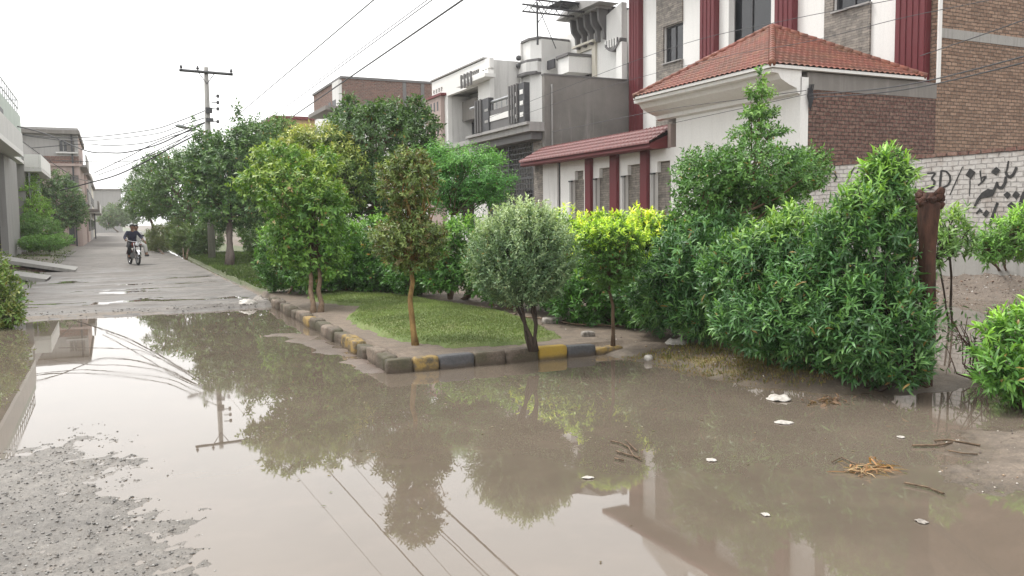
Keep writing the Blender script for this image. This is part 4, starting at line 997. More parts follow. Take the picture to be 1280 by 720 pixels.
# steel frame on the roofs
YS = 36.6; f0 = P(672, 56, 1, YS); zt2 = zy(672, 3, YS); xe = xq(799, 8, YS)
sf = root('steel_frame', f0, 'open steel billboard frame standing on the roofs above the bracketed hood', 'frame')
m = MB(); m.tube([f0, (f0[0], YS, zt2)], .05, 6); m.tube([(xe-.6, YS, ztop3), (xe-.6, YS, zt2)], .05, 6); m.tube([(xe-2.4, YS, ztop3), (xe-2.4, YS, zt2)], .04, 6); m.build('post', M['iron'], sf)
m = MB(); m.tube([(f0[0], YS, zt2-.1), (f0[0]+1.0, YS, f0[2]-.1)], .022, 5); m.tube([(f0[0], YS, f0[2]+1.0), (f0[0]+.7, YS, zt2-.05)], .022, 5)
m.tube([(xe-2.4, YS, zt2-.9), (xe-1.7, YS, zt2-.1)], .02, 5); m.build('brace', M['iron'], sf)
m = MB()
for yo in (0, 1.0):
    for zo in (-.22, .12): m.tube([(f0[0]-.3, YS+yo, zt2+zo), (xe, YS+yo, zt2+zo)], .045, 6)
    k = 0; x = f0[0]-.3
    while x < xe-.5: m.tube([(x, YS+yo, zt2-.22), (x+.35, YS+yo, zt2+.12)], .022, 5); m.tube([(x+.35, YS+yo, zt2+.12), (x+.7, YS+yo, zt2-.22)], .022, 5); m.tube([(x, YS, zt2-.22), (x+.35, YS+1.0, zt2-.22)], .02, 5); x += .7
m.build('truss', M['iron'], sf)
part('roof_sheet', 'iron', sf, (f0[0]+1.2, xe, YS-.1, YS+1.2, zt2+.17, zt2+.2))

# ---- white house with recessed balcony
XW = 18.0; WY0 = 40.9; WY1 = yq(540, 118, XW)
wh = root('town_house', (22, 45, 0), 'white two-storey house with recessed balcony and small square parapet holes', 'house')
wz = zq(613, 71, XW)
bal = (yq(598, 150, XW), yq(560, 150, XW), zq(580, 178, XW), zq(580, 112, XW))
part('side_wall', 'white2', wh, (XW+.26, 30, WY0, WY0+.24, 0, wz+.05))
pk = []
for k in range(3): y = yq(611-3.4*k, 84, XW); pk.append((y-.09, y+.14, wz-.75, wz-.5))
for k in range(4): y = yq(552-3.2*k, 105, XW); pk.append((y-.12, y+.16, wz-.75, wz-.5))
pk.append((yq(599, 92, XW), yq(575, 92, XW), wz-.75, wz-.35))
wall_with_holes(WY0, WY1, 0, wz, XW, .25, [bal]+pk).build('wall', M['white'], wh)
part('parapet_backing', 'iron', wh, (XW+.26, XW+.3, WY0+.25, WY1, wz-.9, wz-.1))
part('parapet_cap', 'lgrey', wh, (XW-.08, XW+.33, WY0-.05, WY1+.05, wz+.052, wz+.13))
part('parapet_grille', 'lgrey', wh, *[(XW+.05, XW+.10, yq(599, 92, XW)+.25*k, yq(599, 92, XW)+.25*k+.09, wz-.75, wz-.35) for k in range(int((yq(575, 92, XW)-yq(599, 92, XW))/.25))])
part('recess_wall', 'white2', wh, (XW+1.5, XW+1.7, bal[0]-.5, bal[1]+.3, bal[2]-.2, bal[3]+.3), (XW+.25, XW+1.5, bal[1]+.01, bal[1]+.2, bal[2], bal[3]), (XW+.25, XW+1.5, bal[0]-.2, bal[0]-.01, bal[2], bal[3]))
part('balcony_floor', 'lgrey', wh, (XW-.35, XW+1.49, bal[0]-.6, bal[1]+1.4, bal[2]-.25, bal[2]-.01))
ww = (yq(597, 150, XW+.9), yq(577, 150, XW+.9))
part('shutter_box', 'greyplaster', wh, (XW+.9, XW+1.49, ww[0], ww[1], zq(585, 150, XW+.9), zq(585, 125, XW+.9)))
window(ww[0]+.2, ww[1]-.6, bal[2]+.15, zq(585, 150, XW+.9)-.02, XW+1.2, wh, mull=2)
part('balcony_canopy', 'white', wh, (XW-.6, XW-.003, yq(611, 112, XW-.4), yq(575, 110, XW-.4), bal[3]+.02, bal[3]+.2), (XW-.35, XW-.004, yq(609, 112, XW-.4), yq(577, 110, XW-.4), bal[3]+.2, bal[3]+.42))
part('canopy_fins', 'greytrim', wh, *[(XW-.68, XW-.605, yq(590-4*k, 110, XW-.6)-.04, yq(590-4*k, 110, XW-.6)+.10, bal[3]-.15, bal[3]+.55) for k in range(4)])
part('side_pier', 'pinkish', wh, (XW-.25, XW-.003, yq(556, 140, XW), WY1+.4, 0, zq(545, 124, XW)))
part('pier_slots', 'iron', wh, *[(XW-.262, XW-.252, yq(553-4*k, 140, XW), yq(553-4*k, 140, XW)+.25, zq(548, 140, XW)-dz*1.2, zq(548, 133, XW)-dz*1.2+.2) for k in range(3) for dz in (0, 1.2)])
part('pier_cap', 'maroonlite', wh, (XW-.35, XW+.1, yq(558, 126, XW), WY1+.5, zq(545, 124, XW)+.003, zq(545, 124, XW)+.14))
m = MB(); y0_ = yq(612, 195, XW); y1_ = yq(584, 197, XW); zc = zq(598, 196, XW)
k = 0; y = y0_
while y < y1_:
    pts = [(XW-.3, y+.22+.2*math.cos(a), zc+.2*math.sin(a)) for a in np.linspace(0, 6.28, 12)]; m.tube(pts, .03, 5); y += .42
m.tube([(XW-.3, y0_, zc+.24), (XW-.3, y1_, zc+.24)], .03, 5); m.tube([(XW-.3, y0_, zc-.24), (XW-.3, y1_, zc-.24)], .03, 5)
m.build('iron_scrollwork', M['black'], wh)
window(42.5, 44.2, 1.2, 3.1, XW-.14, wh, dep=.13); part('roof', 'concrete', wh, (XW+.31, 29.9, WY0+.25, WY1, wz-1.0, wz-.85))
part('far_side_wall', 'white2', wh, (XW+.26, 30, WY1-.24, WY1, 0, wz-.1))

# ---- brick-topped house
KY = 66.0; kx = xq(427, 105, KY); kx2 = xq(562, 103, KY); kz0 = zy(470, 134, KY); kz1 = zy(427, 98, KY)
kh = root('town_house', ((kx+kx2)/2, KY+5, 0), 'house with raw red brick upper storey and white lower wall behind the dark tree', 'house')
part('brick_storey', 'brickred', kh, (kx, kx2, KY, KY+10, kz0, kz1))
part('lower_wall', 'white', kh, (kx+.05, kx2, KY+.05, KY+10, 0, kz0-.003))
part('coping', 'greytrim', kh, (kx-.1, kx2+.1, KY-.1, KY+10.1, kz1+.002, kz1+.18))
part('ring_beam', 'greytrim', kh, (kx+.1, kx2, KY-.03, KY-.002, kz0-.02, kz0+.16), (kx2*.55+kx*.45, kx2*.55+kx*.45+.3, KY-.04, KY-.002, kz0+.165, kz1), (kx2*.72+kx*.28, kx2*.72+kx*.28+.3, KY-.04, KY-.002, kz0+.165, kz1))
part('front_wall', 'white2', kh, (kx-.25, kx-.002, KY-.02, yq(415, 110, kx-.25), 0, kz1-.1))
f = part('awning', 'greyplaster', kh, (kx-1.6, kx-.255, KY-1.2, KY+5, kz0-.5, kz0-.2), (kx-.3, kx+2.2, KY-1.2, KY-.01, kz0-.5, kz0-.2))
part('window', 'iron', kh, (kx-.28, kx-.252, KY+1.0, KY+2.0, kz1-2.4, kz1-1.5), (kx-.28, kx-.252, KY+2.6, KY+3.4, kz1-2.4, kz1-1.5), (kx+.6, kx+1.4, KY+.02, KY+.048, kz0-1.6, kz0-.7), (kx+1.8, kx+2.6, KY+.02, KY+.048, kz0-1.6, kz0-.7))

# ---- yellow house
QY = 82.0
yh_ = root('town_house', (24, 86, 0), 'low yellow house with brown roof edge, seen in the gap between tree tops', 'house')
qx0, qx1 = xq(345, 150, QY), xq(410, 150, QY); qz = zy(380, 147, QY)
part('wall', 'yellow', yh_, (qx0, qx1+4, QY, QY+9, 0, qz-.25)); part('roof_edge', 'maroonlite', yh_, (qx0-.4, qx1+4, QY-.4, QY+9.4, qz-.247, qz+.05))
part('window', 'iron', yh_, (qx0+3, qx0+4.5, QY-.03, QY-.002, qz-2.4, qz-1.2))

# ================= left side of the street
# ---- nearest white house on the left
XL = -4.5
lh = root('town_house', (XL-3, 45, 0), 'nearest left house, pale green and white with projecting balcony, roof railing and iron gate', 'house')
LY1 = yq(21, 250, XL); LYe = yq(28, 190, XL)
z_top = zq(14, 132, XL); zb0 = zq(28, 204, XL)
part('wall', 'lgrey', lh, (XL-6, XL-.3, 24, LY1, 0, zb0-.1)); 
part('upper_wall', 'green', lh, (XL-6, XL, 24, LYe, zb0+.05, z_top))
part('eave', 'white', lh, (XL-.2, XL+.12, 24, LYe+.2, zq(14, 196, XL), zq(14, 196, XL)+.18))
LYB = yq(30, 205, XL+.7)
part('balcony_slab', 'white', lh, (XL-.2, XL+.7, 24, LYB, zb0-.2, zb0+.04))
part('balcony_parapet', 'white2', lh, (XL+.58, XL+.7, 24, LYB, zb0+.043, zb0+.95), (XL+.003, XL+.575, LYB-.12, LYB, zb0+.043, zb0+.95))
m = MB()
y = 26.0
while y < LYe: m.tube([(XL-.1, y, z_top), (XL-.1, y, z_top+.95)], .025, 5); y += 1.0
for q in (.45, .95): m.tube([(XL-.1, 24, z_top+q), (XL-.1, LYe, z_top+q)], .03, 5)
for xx_ in np.arange(XL-5, XL, 1): m.tube([(xx_, LYe-.1, z_top), (xx_, LYe-.1, z_top+.95)], .025, 5)
m.tube([(XL-6, LYe-.1, z_top+.95), (XL-.1, LYe-.1, z_top+.95)], .03, 5)
m.build('roof_railing', M['steel'], lh)
gyy = yq(7, 270, XL)
m = MB(); y = 38.0
while y < gyy: m.box(XL-.28, XL-.24, y, y+.05, .3, 4.0); y += .22
for z in (.4, 1.6, 2.8, 3.9): m.box(XL-.285, XL-.235, 38, gyy, z, z+.08)
m.build('iron_gate', M['black'], lh)
part('pillar', 'lgrey', lh, (XL-.29, XL+.05, gyy+.1, LY1+.3, 0, zb0-.26)); part('pillar_edge', 'maroonlite', lh, (XL-.2, XL+.02, LY1+.31, LY1+.7, 0, 3.2))
window(44, 46.5, zb0+.6, zb0+1.9, XL-.2, lh) if False else part('balcony_window', 'iron', lh, (XL+.003, XL+.03, 45.5, 48.5, zb0+.9, zb0+2.0))

# ---- small house with white balcony between the trees
sh_ = root('town_house', (-7, 61, 0), 'house behind trees with white railed balcony beyond the nearest left house', 'house')
part('wall', 'lgrey', sh_, (-11, -4.4, 57.2, 68, 0, 6.6)); part('balcony_slab', 'white2', sh_, (-4.4, -3.5, 57.2, 66, 4.9, 5.1))
part('balcony_parapet', 'white', sh_, (-3.62, -3.5, 57.2, 66, 5.12, 5.9), (-4.38, -3.63, 57.2, 57.3, 5.12, 5.9))
part('boundary_front', 'pinkish', sh_, (-4.0, -3.8, 57.5, 72, 0, 2.3))
part('window', 'glass', sh_, (-4.39, -4.36, 59, 61, 4.2, 5.5), (-4.39, -4.36, 63, 65, 4.2, 5.5))
m = MB()
for y in np.arange(57.3, 66, .5): m.box(-4.2, -4.15, y, y+.05, 3.2, 4.85)
m.box(-4.21, -4.14, 57.2, 66, 3.9, 3.96); m.build('railing', M['steel'], sh_)

# ---- three-storey building facing up the street
LYb = 75.0
xa, xb = xq(25, 170, LYb)-3, xq(97, 170, LYb)
th = root('apartment_house', ((xa+xb)/2, LYb+6, 0), 'grey three-storey building with flat roof slab, brick bands and shuttered windows', 'building')
zr0 = zy(70, 163, LYb)-.3
w1 = (xq(73, 182, LYb), xq(93, 182, LYb), zy(83, 190, LYb), zy(83, 175, LYb)); w2 = (xq(79, 227, LYb), xq(98.5, 227, LYb), zy(88, 236, LYb), zy(88, 219, LYb))
def wallY(x0, x1, z0, z1, Y, thk, holes):
    m = wall_with_holes(x0, x1, z0, z1, Y, thk, holes); m.v = [(v[1], v[0], v[2]) for v in m.v]; return m
zm = zy(70, 205, LYb); zm2 = zy(70, 195, LYb)
wallY(xa, xb, 0, zm-.003, LYb, .25, [w2]).build('lower_wall', M['pinkish'], th)
part('brick_band', 'brickred', th, (xa, xb, LYb-.02, LYb+.25, zm, zm2))
wallY(xa, xb, zm2+.003, zr0, LYb, .25, [w1]).build('upper_wall', M['lgrey'], th)
part('string_course', 'pinkish', th, (xa-.1, xb+.2, LYb-.2, LYb-.023, zm-.15, zm+.05))
part('roof', 'greyplaster', th, (xa-.3, xb+.15, LYb-.6, LYb+14, zr0+.003, zr0+.3)); part('roof_slab', 'lgrey', th, (xa-.2, xb+.05, LYb-.3, LYb+13.6, zr0+.303, zr0+.5))
part('street_wall', 'pinkish', th, (xb-.25, xb, LYb+.26, LYb+13, 0, zr0)); part('rear_wall', 'brickred', th, (xa, xb, LYb+13.01, LYb+13.2, 0, zr0)); part('side_wall', 'pinkish', th, (xa, xa+.2, LYb+.26, LYb+13, 0, zr0))
for w in (w1, w2):
    m = MB(); f = .07; mid_ = (w[0]+w[1])/2
    m.box(w[0], w[1], LYb+.08, LYb+.14, w[2], w[2]+f); m.box(w[0], w[1], LYb+.08, LYb+.14, w[3]-f, w[3]); m.box(w[0], w[0]+f, LYb+.08, LYb+.14, w[2]+f, w[3]-f); m.box(w[1]-f, w[1], LYb+.08, LYb+.14, w[2]+f, w[3]-f)
    m.box(w[0]+.3, w[0]+.35, LYb+.09, LYb+.13, w[2]+f, w[3]-f)
    wo = m.build('window', M['concrete'], th); B(w[0], mid_, LYb+.15, LYb+.16, w[2], w[3]).build('pane', M['glass'], wo); B(mid_+.01, w[1], LYb+.05, LYb+.16, w[2], w[3]).build('shutter', M['greyplaster'], wo)
part('window_sill', 'white2', th, (w1[0]-.2, w1[1]+.2, LYb-.25, LYb-.003, w1[2]-.12, w1[2]-.02)); part('window_sill', 'white2', th, (w2[0]-.2, w2[1]+.2, LYb-.2, LYb-.003, w2[2]-.12, w2[2]-.02))
for z in (3.4, 6.4): part('street_balcony', 'lgrey', th, (xb+.003, xb+.5, LYb+2, LYb+11, z, z+.18), (xb+.42, xb+.5, LYb+2, LYb+11, z+.183, z+1.0))
part('drain_pipe', 'iron', th, (xb-.5, xb-.38, LYb-.15, LYb-.025, 0, zr0)); part('doorway', 'iron', th, (xb-.95, xb-.55, LYb-.02, LYb-.003, .2, 2.4))

# ---- the row beyond
def rowhouse(y0, y1, x0, x1, zt_, mat, mat2, label, seed):
    rg = random.Random(seed); r = root('row_house', ((x0+x1)/2, (y0+y1)/2, 0), label, 'house', 'houses along the far part of the street')
    side = 1 if x1 < 0 else -1; xf = x1 if side > 0 else x0
    part('wall', mat, r, (x0, x1, y0, y1, 0, zt_)); part('roof', mat2, r, (x0-.3, x1+.3, y0-.3, y1+.3, zt_+.003, zt_+.35))
    fl = max(1, int(zt_/3.2))
    for k in range(1, fl): part('balcony', mat2, r, *( (xf+side*.003, xf+side*1.0, y0+.4, y1-.4, 3.1*k, 3.1*k+.18), (xf+side*.88, xf+side*1.0, y0+.4, y1-.4, 3.1*k+.183, 3.1*k+.95)))
    for k in range(fl):
        y = y0+.8
        while y < y1-1.6:
            part('window', 'glass', r, (xf+side*.002, xf+side*.03, y, y+1.1, 3.1*k+1.1, 3.1*k+2.3)); y += 2.3
    part('window', 'glass', r, (x1-1.6, x1-.7, y0-.03, y0-.002, zt_-2.2, zt_-1.0)) if side > 0 else None
    return r
rowhouse(92, 102, -8, -1.9, zy(112, 219, 92), 'pinkish', 'greyplaster', 'narrow brown house directly beyond the three-storey building', 1)
rowhouse(104, 118, -9, -1.9, zy(120, 221, 104), 'lgrey', 'white2', 'grey house of two floors, second beyond the three-storey building', 2)
rowhouse(122, 140, -10, -2.0, zy(125, 232, 122), 'cream', 'greyplaster', 'hazy cream house farthest down the left side', 3)
rowhouse(205, 225, -9, 2.5, zy(140, 238, 205), 'lgrey', 'greyplaster', 'wide hazy grey building closing the end of the street', 4)
rowhouse(120, 150, 14, 24, 7.5, 'cream', 'lgrey', 'pale house hidden behind the far trees of the median', 5)
# roadside stall awning
st_ = root('stall', G(112, 298, .1), 'small roadside stall with pale sign board and dark posts beside the brown house', 'stall')
b = ORG[st_.name]
part('sign_board', 'white', st_, (b[0]-.9, b[0]+.5, b[1]-.1, b[1], 2.5, 3.2)); part('awning', 'iron', st_, (b[0]-1.2, b[0]+.8, b[1]-.6, b[1]+3, 3.3, 3.45), (b[0]-1.2, b[0]-.7, b[1]+.1, b[1]+3, .9, 2.4))
part('post', 'iron', st_, (b[0]+.6, b[0]+.75, b[1]-.5, b[1]-.35, 0, 3.3)); part('post', 'black', st_, (b[0]-1.1, b[0]-.9, b[1]-.5, b[1]-.3, 0, 3.3)); part('counter', 'white2', st_, (b[0]-.6, b[0]+.4, b[1], b[1]+1.2, .8, .95), (b[0]-.5, b[0]-.4, b[1]+.1, b[1]+.2, 0, .8), (b[0]+.2, b[0]+.3, b[1]+.1, b[1]+.2, 0, .8))
# concrete ramps up to the left gates
for lab, ax, y0, y1, mat in (('long pale concrete ramp slab sloping from the left house down to the street', -3.2, 34.3, 37.0, 'concrete'), ('nearer shorter ramp with exposed brick side, below the long pale slab', -2.9, 29.0, 31.2, 'pinkish')):
    r = root('ramp', (-3, (y0+y1)/2, 0), lab, 'ramp', 'concrete ramps at the left gates')
    x_hi = -6.5; z_hi = 1.15 if y0 > 32 else .95; x_lo = -1.2 if y0 > 32 else -1.8
    MB().prism([(x_hi, z_hi-.14), (x_hi, z_hi), (x_lo, .08), (x_lo-.1, -.02)], 1, y0, y1).build('slab', M['concrete'], r)
    MB().prism([(x_hi, 0), (x_hi, z_hi-.143), (x_lo-.8, .03), (x_lo-.8, -.05)], 1, y0+.12, y1-.12).build('base', M['brickdark'], r)
# ================================================================== KERB
def painted(name, paint, wear=.5, base=(.13, .105, .085), moss=.35):
    t = NT(name); p = t.pos(); n = t.noise(p, 9, 7, .72); n2 = t.noise(p, 38, 5, .7); n3 = t.noise(p, 3, 4)
    b = t.ramp(n2, [(.25, tuple(x*.55 for x in base)), (.75, tuple(x*1.7 for x in base))])
    b = t.mix(t.math('MULTIPLY', t.ramp(n3, [(.4, 0), (.6, 1)]), moss), b, (.06, .065, .03))
    f = t.ramp(n, [(wear-.1, 0), (wear+.06, 1)])
    c = t.mix(f, b, t.mix(.25, paint, t.mix(1.0, b, (1.6, 1.6, 1.6), 'MULTIPLY')))
    sp = t.node('ShaderNodeSeparateXYZ'); t.link(p, sp.inputs[0])
    mudl = t.ramp(t.math('ADD', t.math('MULTIPLY', sp.outputs[2], 6.0), t.math('MULTIPLY', n, .5)), [(.35, 1), (.62, 0)])
    c = t.mix(t.math('MULTIPLY', mudl, .8), c, (.085, .065, .048))
    t.bsdf(c, .75, .3, n2, .9, .015); return t.m
M['kyellow'] = painted('worn_yellow_paint', (.36, .235, .055), .50)
M['kyellow2'] = painted('bright_yellow_paint', (.48, .31, .03), .36)
M['kslate'] = painted('slate_paint', (.065, .07, .08), .36, (.11, .10, .095), .1)
M['kdark'] = painted('mossy_dark_concrete', (.06, .055, .05), .62, (.12, .095, .075), .6)
M['kpale'] = painted('pale_pinkish_concrete', (.22, .175, .14), .5, (.15, .12, .095), .2)
def stone_mesh(name, cx, cy, cz, lx, ly, lz, mat, par=None, seed=0, rnd=.12, amp=.012, rz=0, n=7):
    """worn block: a cube grid pushed to rounded corners and roughened"""
    g = np.linspace(-1, 1, n); pts = {}; V_ = []; F_ = []
    def vid(p):
        k = tuple(np.round(p, 4))
        if k not in pts: pts[k] = len(V_); V_.append(p)
        return pts[k]
    for ax in range(3):
        for sg in (-1, 1):
            for i in range(n-1):
                for j in range(n-1):
                    q = []
                    for a, b in ((g[i], g[j]), (g[i+1], g[j]), (g[i+1], g[j+1]), (g[i], g[j+1])):
                        v = [0, 0, 0]; v[ax] = sg; v[(ax+1) % 3] = a; v[(ax+2) % 3] = b; q.append(vid(v))
                    F_.append(q if sg > 0 else q[::-1])
    A = np.array(V_, float); sph = A/np.linalg.norm(A, axis=1, keepdims=True)
    m4 = (np.abs(A)**12).sum(1)**(1/12); A = A/m4[:, None]; A = A*(1-rnd*.5)+sph*rnd*.8
    S = np.array((lx, ly, lz))/2; B_ = A*S
    nn = fbm(B_[:, 0]*14+seed*7.3, B_[:, 1]*14+B_[:, 2]*11+seed*3.1, seed, 4) + .6*fbm(B_[:, 2]*30+seed, B_[:, 0]*30-B_[:, 1]*25, seed+5, 3)
    B_ = B_ + sph*(nn*amp*2.2)[:, None]
    c, s = math.cos(rz), math.sin(rz); X_ = B_[:, 0]*c-B_[:, 1]*s; Y_ = B_[:, 0]*s+B_[:, 1]*c
    o = mesh_np(name, np.stack([X_+cx, Y_+cy, B_[:, 2]+cz], 1), np.array(F_), mat, par, org=(cx, cy, cz), smooth=True); return o
ORD = ['first', 'second', 'third', 'fourth', 'fifth', 'sixth', 'seventh', 'eighth', 'ninth', 'tenth', 'eleventh', 'twelfth', 'thirteenth', 'fourteenth', 'fifteenth', 'sixteenth', 'seventeenth', 'eighteenth', 'nineteenth', 'twentieth', 'twenty-first', 'twenty-second']
DESC = {'kyellow': 'worn yellow', 'kyellow2': 'bright yellow', 'kslate': 'slate grey', 'kdark': 'mossy dark', 'kpale': 'pale bare'}
KB = [2.72, 3.03, 3.34, 3.78, 4.18, 4.62, 5.02, 5.43, 5.84]; x = 3.0; front = ['kdark', 'kyellow', 'kslate', 'kdark', 'kdark', 'kyellow2', 'kslate', 'kyellow']
for i, c in enumerate(front):
    L_ = .365 if i else .40
    z = .085 - (.02 if i > 5 else 0) - (.05 if i == 7 else 0)
    x = KB[i]; L_ = KB[i+1]-KB[i]; z -= .03
    o = stone_mesh('kerb_stone', x+L_/2, 9.04+(.02 if i == 0 else 0), z, L_-.012, .16, .20, M[c], None, 10+i, .02, .006 if c in ('kslate', 'kyellow2') else .011, rz=R(random.uniform(-1.5, 1.5)))
    tag(o, f'{DESC[c]} kerb block, {ORD[i]} from the lawn corner along the row facing the camera', 'kerb stone', 'kerb blocks around the lawn')
side = ['kdark', 'kpale', 'kdark', 'kyellow', 'kyellow', 'kdark', 'kdark', 'kpale', 'kdark', 'kdark', 'kyellow', 'kdark', 'kpale', 'kdark', 'kdark', 'kpale', 'kdark', 'kdark', 'kpale', 'kdark']
y = 9.16
for i, c in enumerate(side):
    L_ = .44
    o = stone_mesh('kerb_stone', 2.83+.012*(y-9)*1.6+.02*math.sin(i*1.7), y+L_/2, .062+.014*math.sin(i*2.3), .17, L_-.025, .20, M[c], None, 40+i, .09, .018, rz=R(random.uniform(-3, 3)))
    tag(o, f'{DESC[c]} kerb block, {ORD[i]} from the lawn corner along the street side', 'kerb stone', 'kerb blocks around the lawn'); y += L_

# ================================================================== STUMP
b = G(1156, 486, .0); r = root('tree_stump', b, 'rough red-brown bare tree stump with knobbly cut top, standing in the oleander hedge', 'tree stump')
d0 = depth(b); H_ = float(W(1155, 243, d0)[2])
nr_, nz_ = 22, 60; V_ = []; 
for i in range(nz_+1):
    u = i/nz_; z = -.1+(H_+.1)*u; rr = np.interp(u, [0, .1, .35, .55, .75, .88, .95, 1], [.074, .068, .070, .066, .074, .098, .102, .05])
    cx = .015*math.sin(u*5)-.01*math.sin(u*11)
    for k in range(nr_):
        a = 2*math.pi*k/nr_
        q = rr*(1+.22*float(fbm(np.array(math.cos(a)*1.6+3), np.array(z*3.2+math.sin(a)*1.6), 7, 3))*2+.10*math.sin(a*5+z*2))
        V_.append((b[0]+cx+q*math.cos(a), b[1]+q*math.sin(a), z))
T_ = [(i*nr_+k, i*nr_+(k+1) % nr_, (i+1)*nr_+(k+1) % nr_, (i+1)*nr_+k) for i in range(nz_) for k in range(nr_)]
mesh_np('trunk', V_, T_, M['barkred'], r, smooth=True)
m = MB(); rg = np.random.default_rng(4)
for k in range(26):
    a = rg.uniform(0, 6.28); q = np.array((b[0]+.075*math.cos(a), b[1]+.075*math.sin(a), H_-rg.uniform(0, .16))); e = q+np.array((.05*math.cos(a), .05*math.sin(a), rg.uniform(.0, .07)))
    m.tube([q, (q+e)/2+rg.normal(size=3)*.01, e], [.034, .036, .018], 7)
m.tube([(b[0], b[1], H_-.08), (b[0], b[1], H_+.015)], [.1, .06], 10)
m.build('burl', M['barkred'], r, smooth=True)

# ================================================================== UTILITY POLE AND CABLES
pb = G(265, 325, .05); PYY = float(pb[1])
pt = P(257.5, 84, 1, PYY)
ur = root('utility_pole', pb, 'tall tapering grey utility pole with crossarm, rising behind the median trees', 'utility pole')
m = MB(); m.tube([pb-np.array((0, 0, .1)), pb+(pt-pb)*.5, pt], [.17, .14, .095], 10); m.build('pole', M['concrete'], ur, smooth=True)
ca, cb_ = P(224, 87.5, 1, PYY-.14), P(291, 93, 1, PYY-.14)
e = (cb_-ca)/np.linalg.norm(cb_-ca); m = MB(); m.tube([ca, cb_], .065, 4); m.build('crossarm', M['iron'], ur)
for f in (.035, .34, .97):
    q = ca+(cb_-ca)*f; m = MB(); m.tube([q, q+np.array((0, 0, .1))], .02, 6); m.tube([q+np.array((0, 0, .09)), q+np.array((0, 0, .14)), q+np.array((0, 0, .18)), q+np.array((0, 0, .25))], [.05, .075, .045, .03], 10); m.build('insulator', M['iron'], ur, smooth=True)
for f in (.34, .66): m = MB(); m.tube([ca+(cb_-ca)*f, pt+np.array((0, -.11, -.75))], .018, 5); m.build('brace', M['iron'], ur)
for k in range(4):
    q = P(264, 120+8*k+(8 if k == 3 else 0), 1, PYY-.1); m = MB(); m.tube([q, q+np.array((.28, -.05, 0))], [.02, .02], 5); m.tube([q+np.array((.28, -.05, -.07)), q+np.array((.28, -.05, .07))], [.06, .06], 8); m.build('spool_insulator', M['iron'], ur)
q0, q1 = P(262, 166, 1, PYY), P(222, 157, 1, PYY-1.2); m = MB(); m.tube([q0, (q0+q1)/2+np.array((0, 0, .02)), q1], [.03, .03, .03], 6); la = m.build('lamp_arm', M['iron'], ur)
m = MB(); e = (q1-q0)/np.linalg.norm(q1-q0); m.tube([q1-e*.5, q1-e*.3, q1, q1+e*.12], [.05, .09, .08, .03], 8); m.build('lamp_head', M['steel'], la, smooth=True)
m = MB(); q = P(261, 138, 1, PYY-.12); m.box(q[0]-.14, q[0]+.14, q[1]-.1, q[1]+.05, q[2]-.12, q[2]+.12); q = P(262, 150, 1, PYY-.12); m.box(q[0]-.16, q[0]+.16, q[1]-.1, q[1]+.05, q[2]-.08, q[2]+.08); m.build('junction_box', M['iron'], ur)

def spline(pts, n=10):
    pts = [np.array(p, float) for p in pts]; out = []
    for i in range(len(pts)-1):
        p0 = pts[max(i-1, 0)]; p1 = pts[i]; p2 = pts[i+1]; p3 = pts[min(i+2, len(pts)-1)]
        for k in range(n):
            t = k/n; out.append(.5*((2*p1)+(-p0+p2)*t+(2*p0-5*p1+4*p2-p3)*t*t+(-p0+3*p1-3*p2+p3)*t**3))
    out.append(pts[-1]); return out
def cable(pts, rad, label, group):
    m = MB(); s = spline(pts); m.tube(s, rad, 5); return tag(m.build('cable', M['wire'], None, org=s[0]), label, 'cable', group)
def streetwire(p1, p2, z, rad, label):
    a, b2 = G(*p1, z), G(*p2, z); d_ = (b2-a)/np.linalg.norm(b2-a)
    lo = a - d_*((a[1]+8)/d_[1]); hi = b2 + d_*((78-b2[1])/d_[1])
    n_ = 9; pts = [lo+(hi-lo)*i/(n_-1) for i in range(n_)]
    for i, q in enumerate(pts): q[2] += 0
    cable(pts, rad*1.5, label, 'cables running along the street overhead')
streetwire((578, 0), (380, 136), 8.6, .022, 'thickest overhead cable, lowest of those crossing the sky above the brick-topped house')
streetwire((540, 0), (380, 117), 8.8, .012, 'upper strand of the close pair of cables over the brick-topped house')
streetwire((534, 0), (380, 113.5), 8.8, .010, 'lower strand of the close pair of cables over the brick-topped house')
streetwire((467, 0), (310, 133), 8.6, .014, 'single overhead cable crossing open sky to the utility pole side of the pair')
streetwire((504, 0), (330, 150), 8.6, .006, 'very thin faint wire high between the single cable and the pair')
streetwire((417, 0), (330, 78), 8.6, .005, 'faintest wire, nearest the utility pole high in the sky')
GL = 'cables sagging from the utility pole to the left houses'
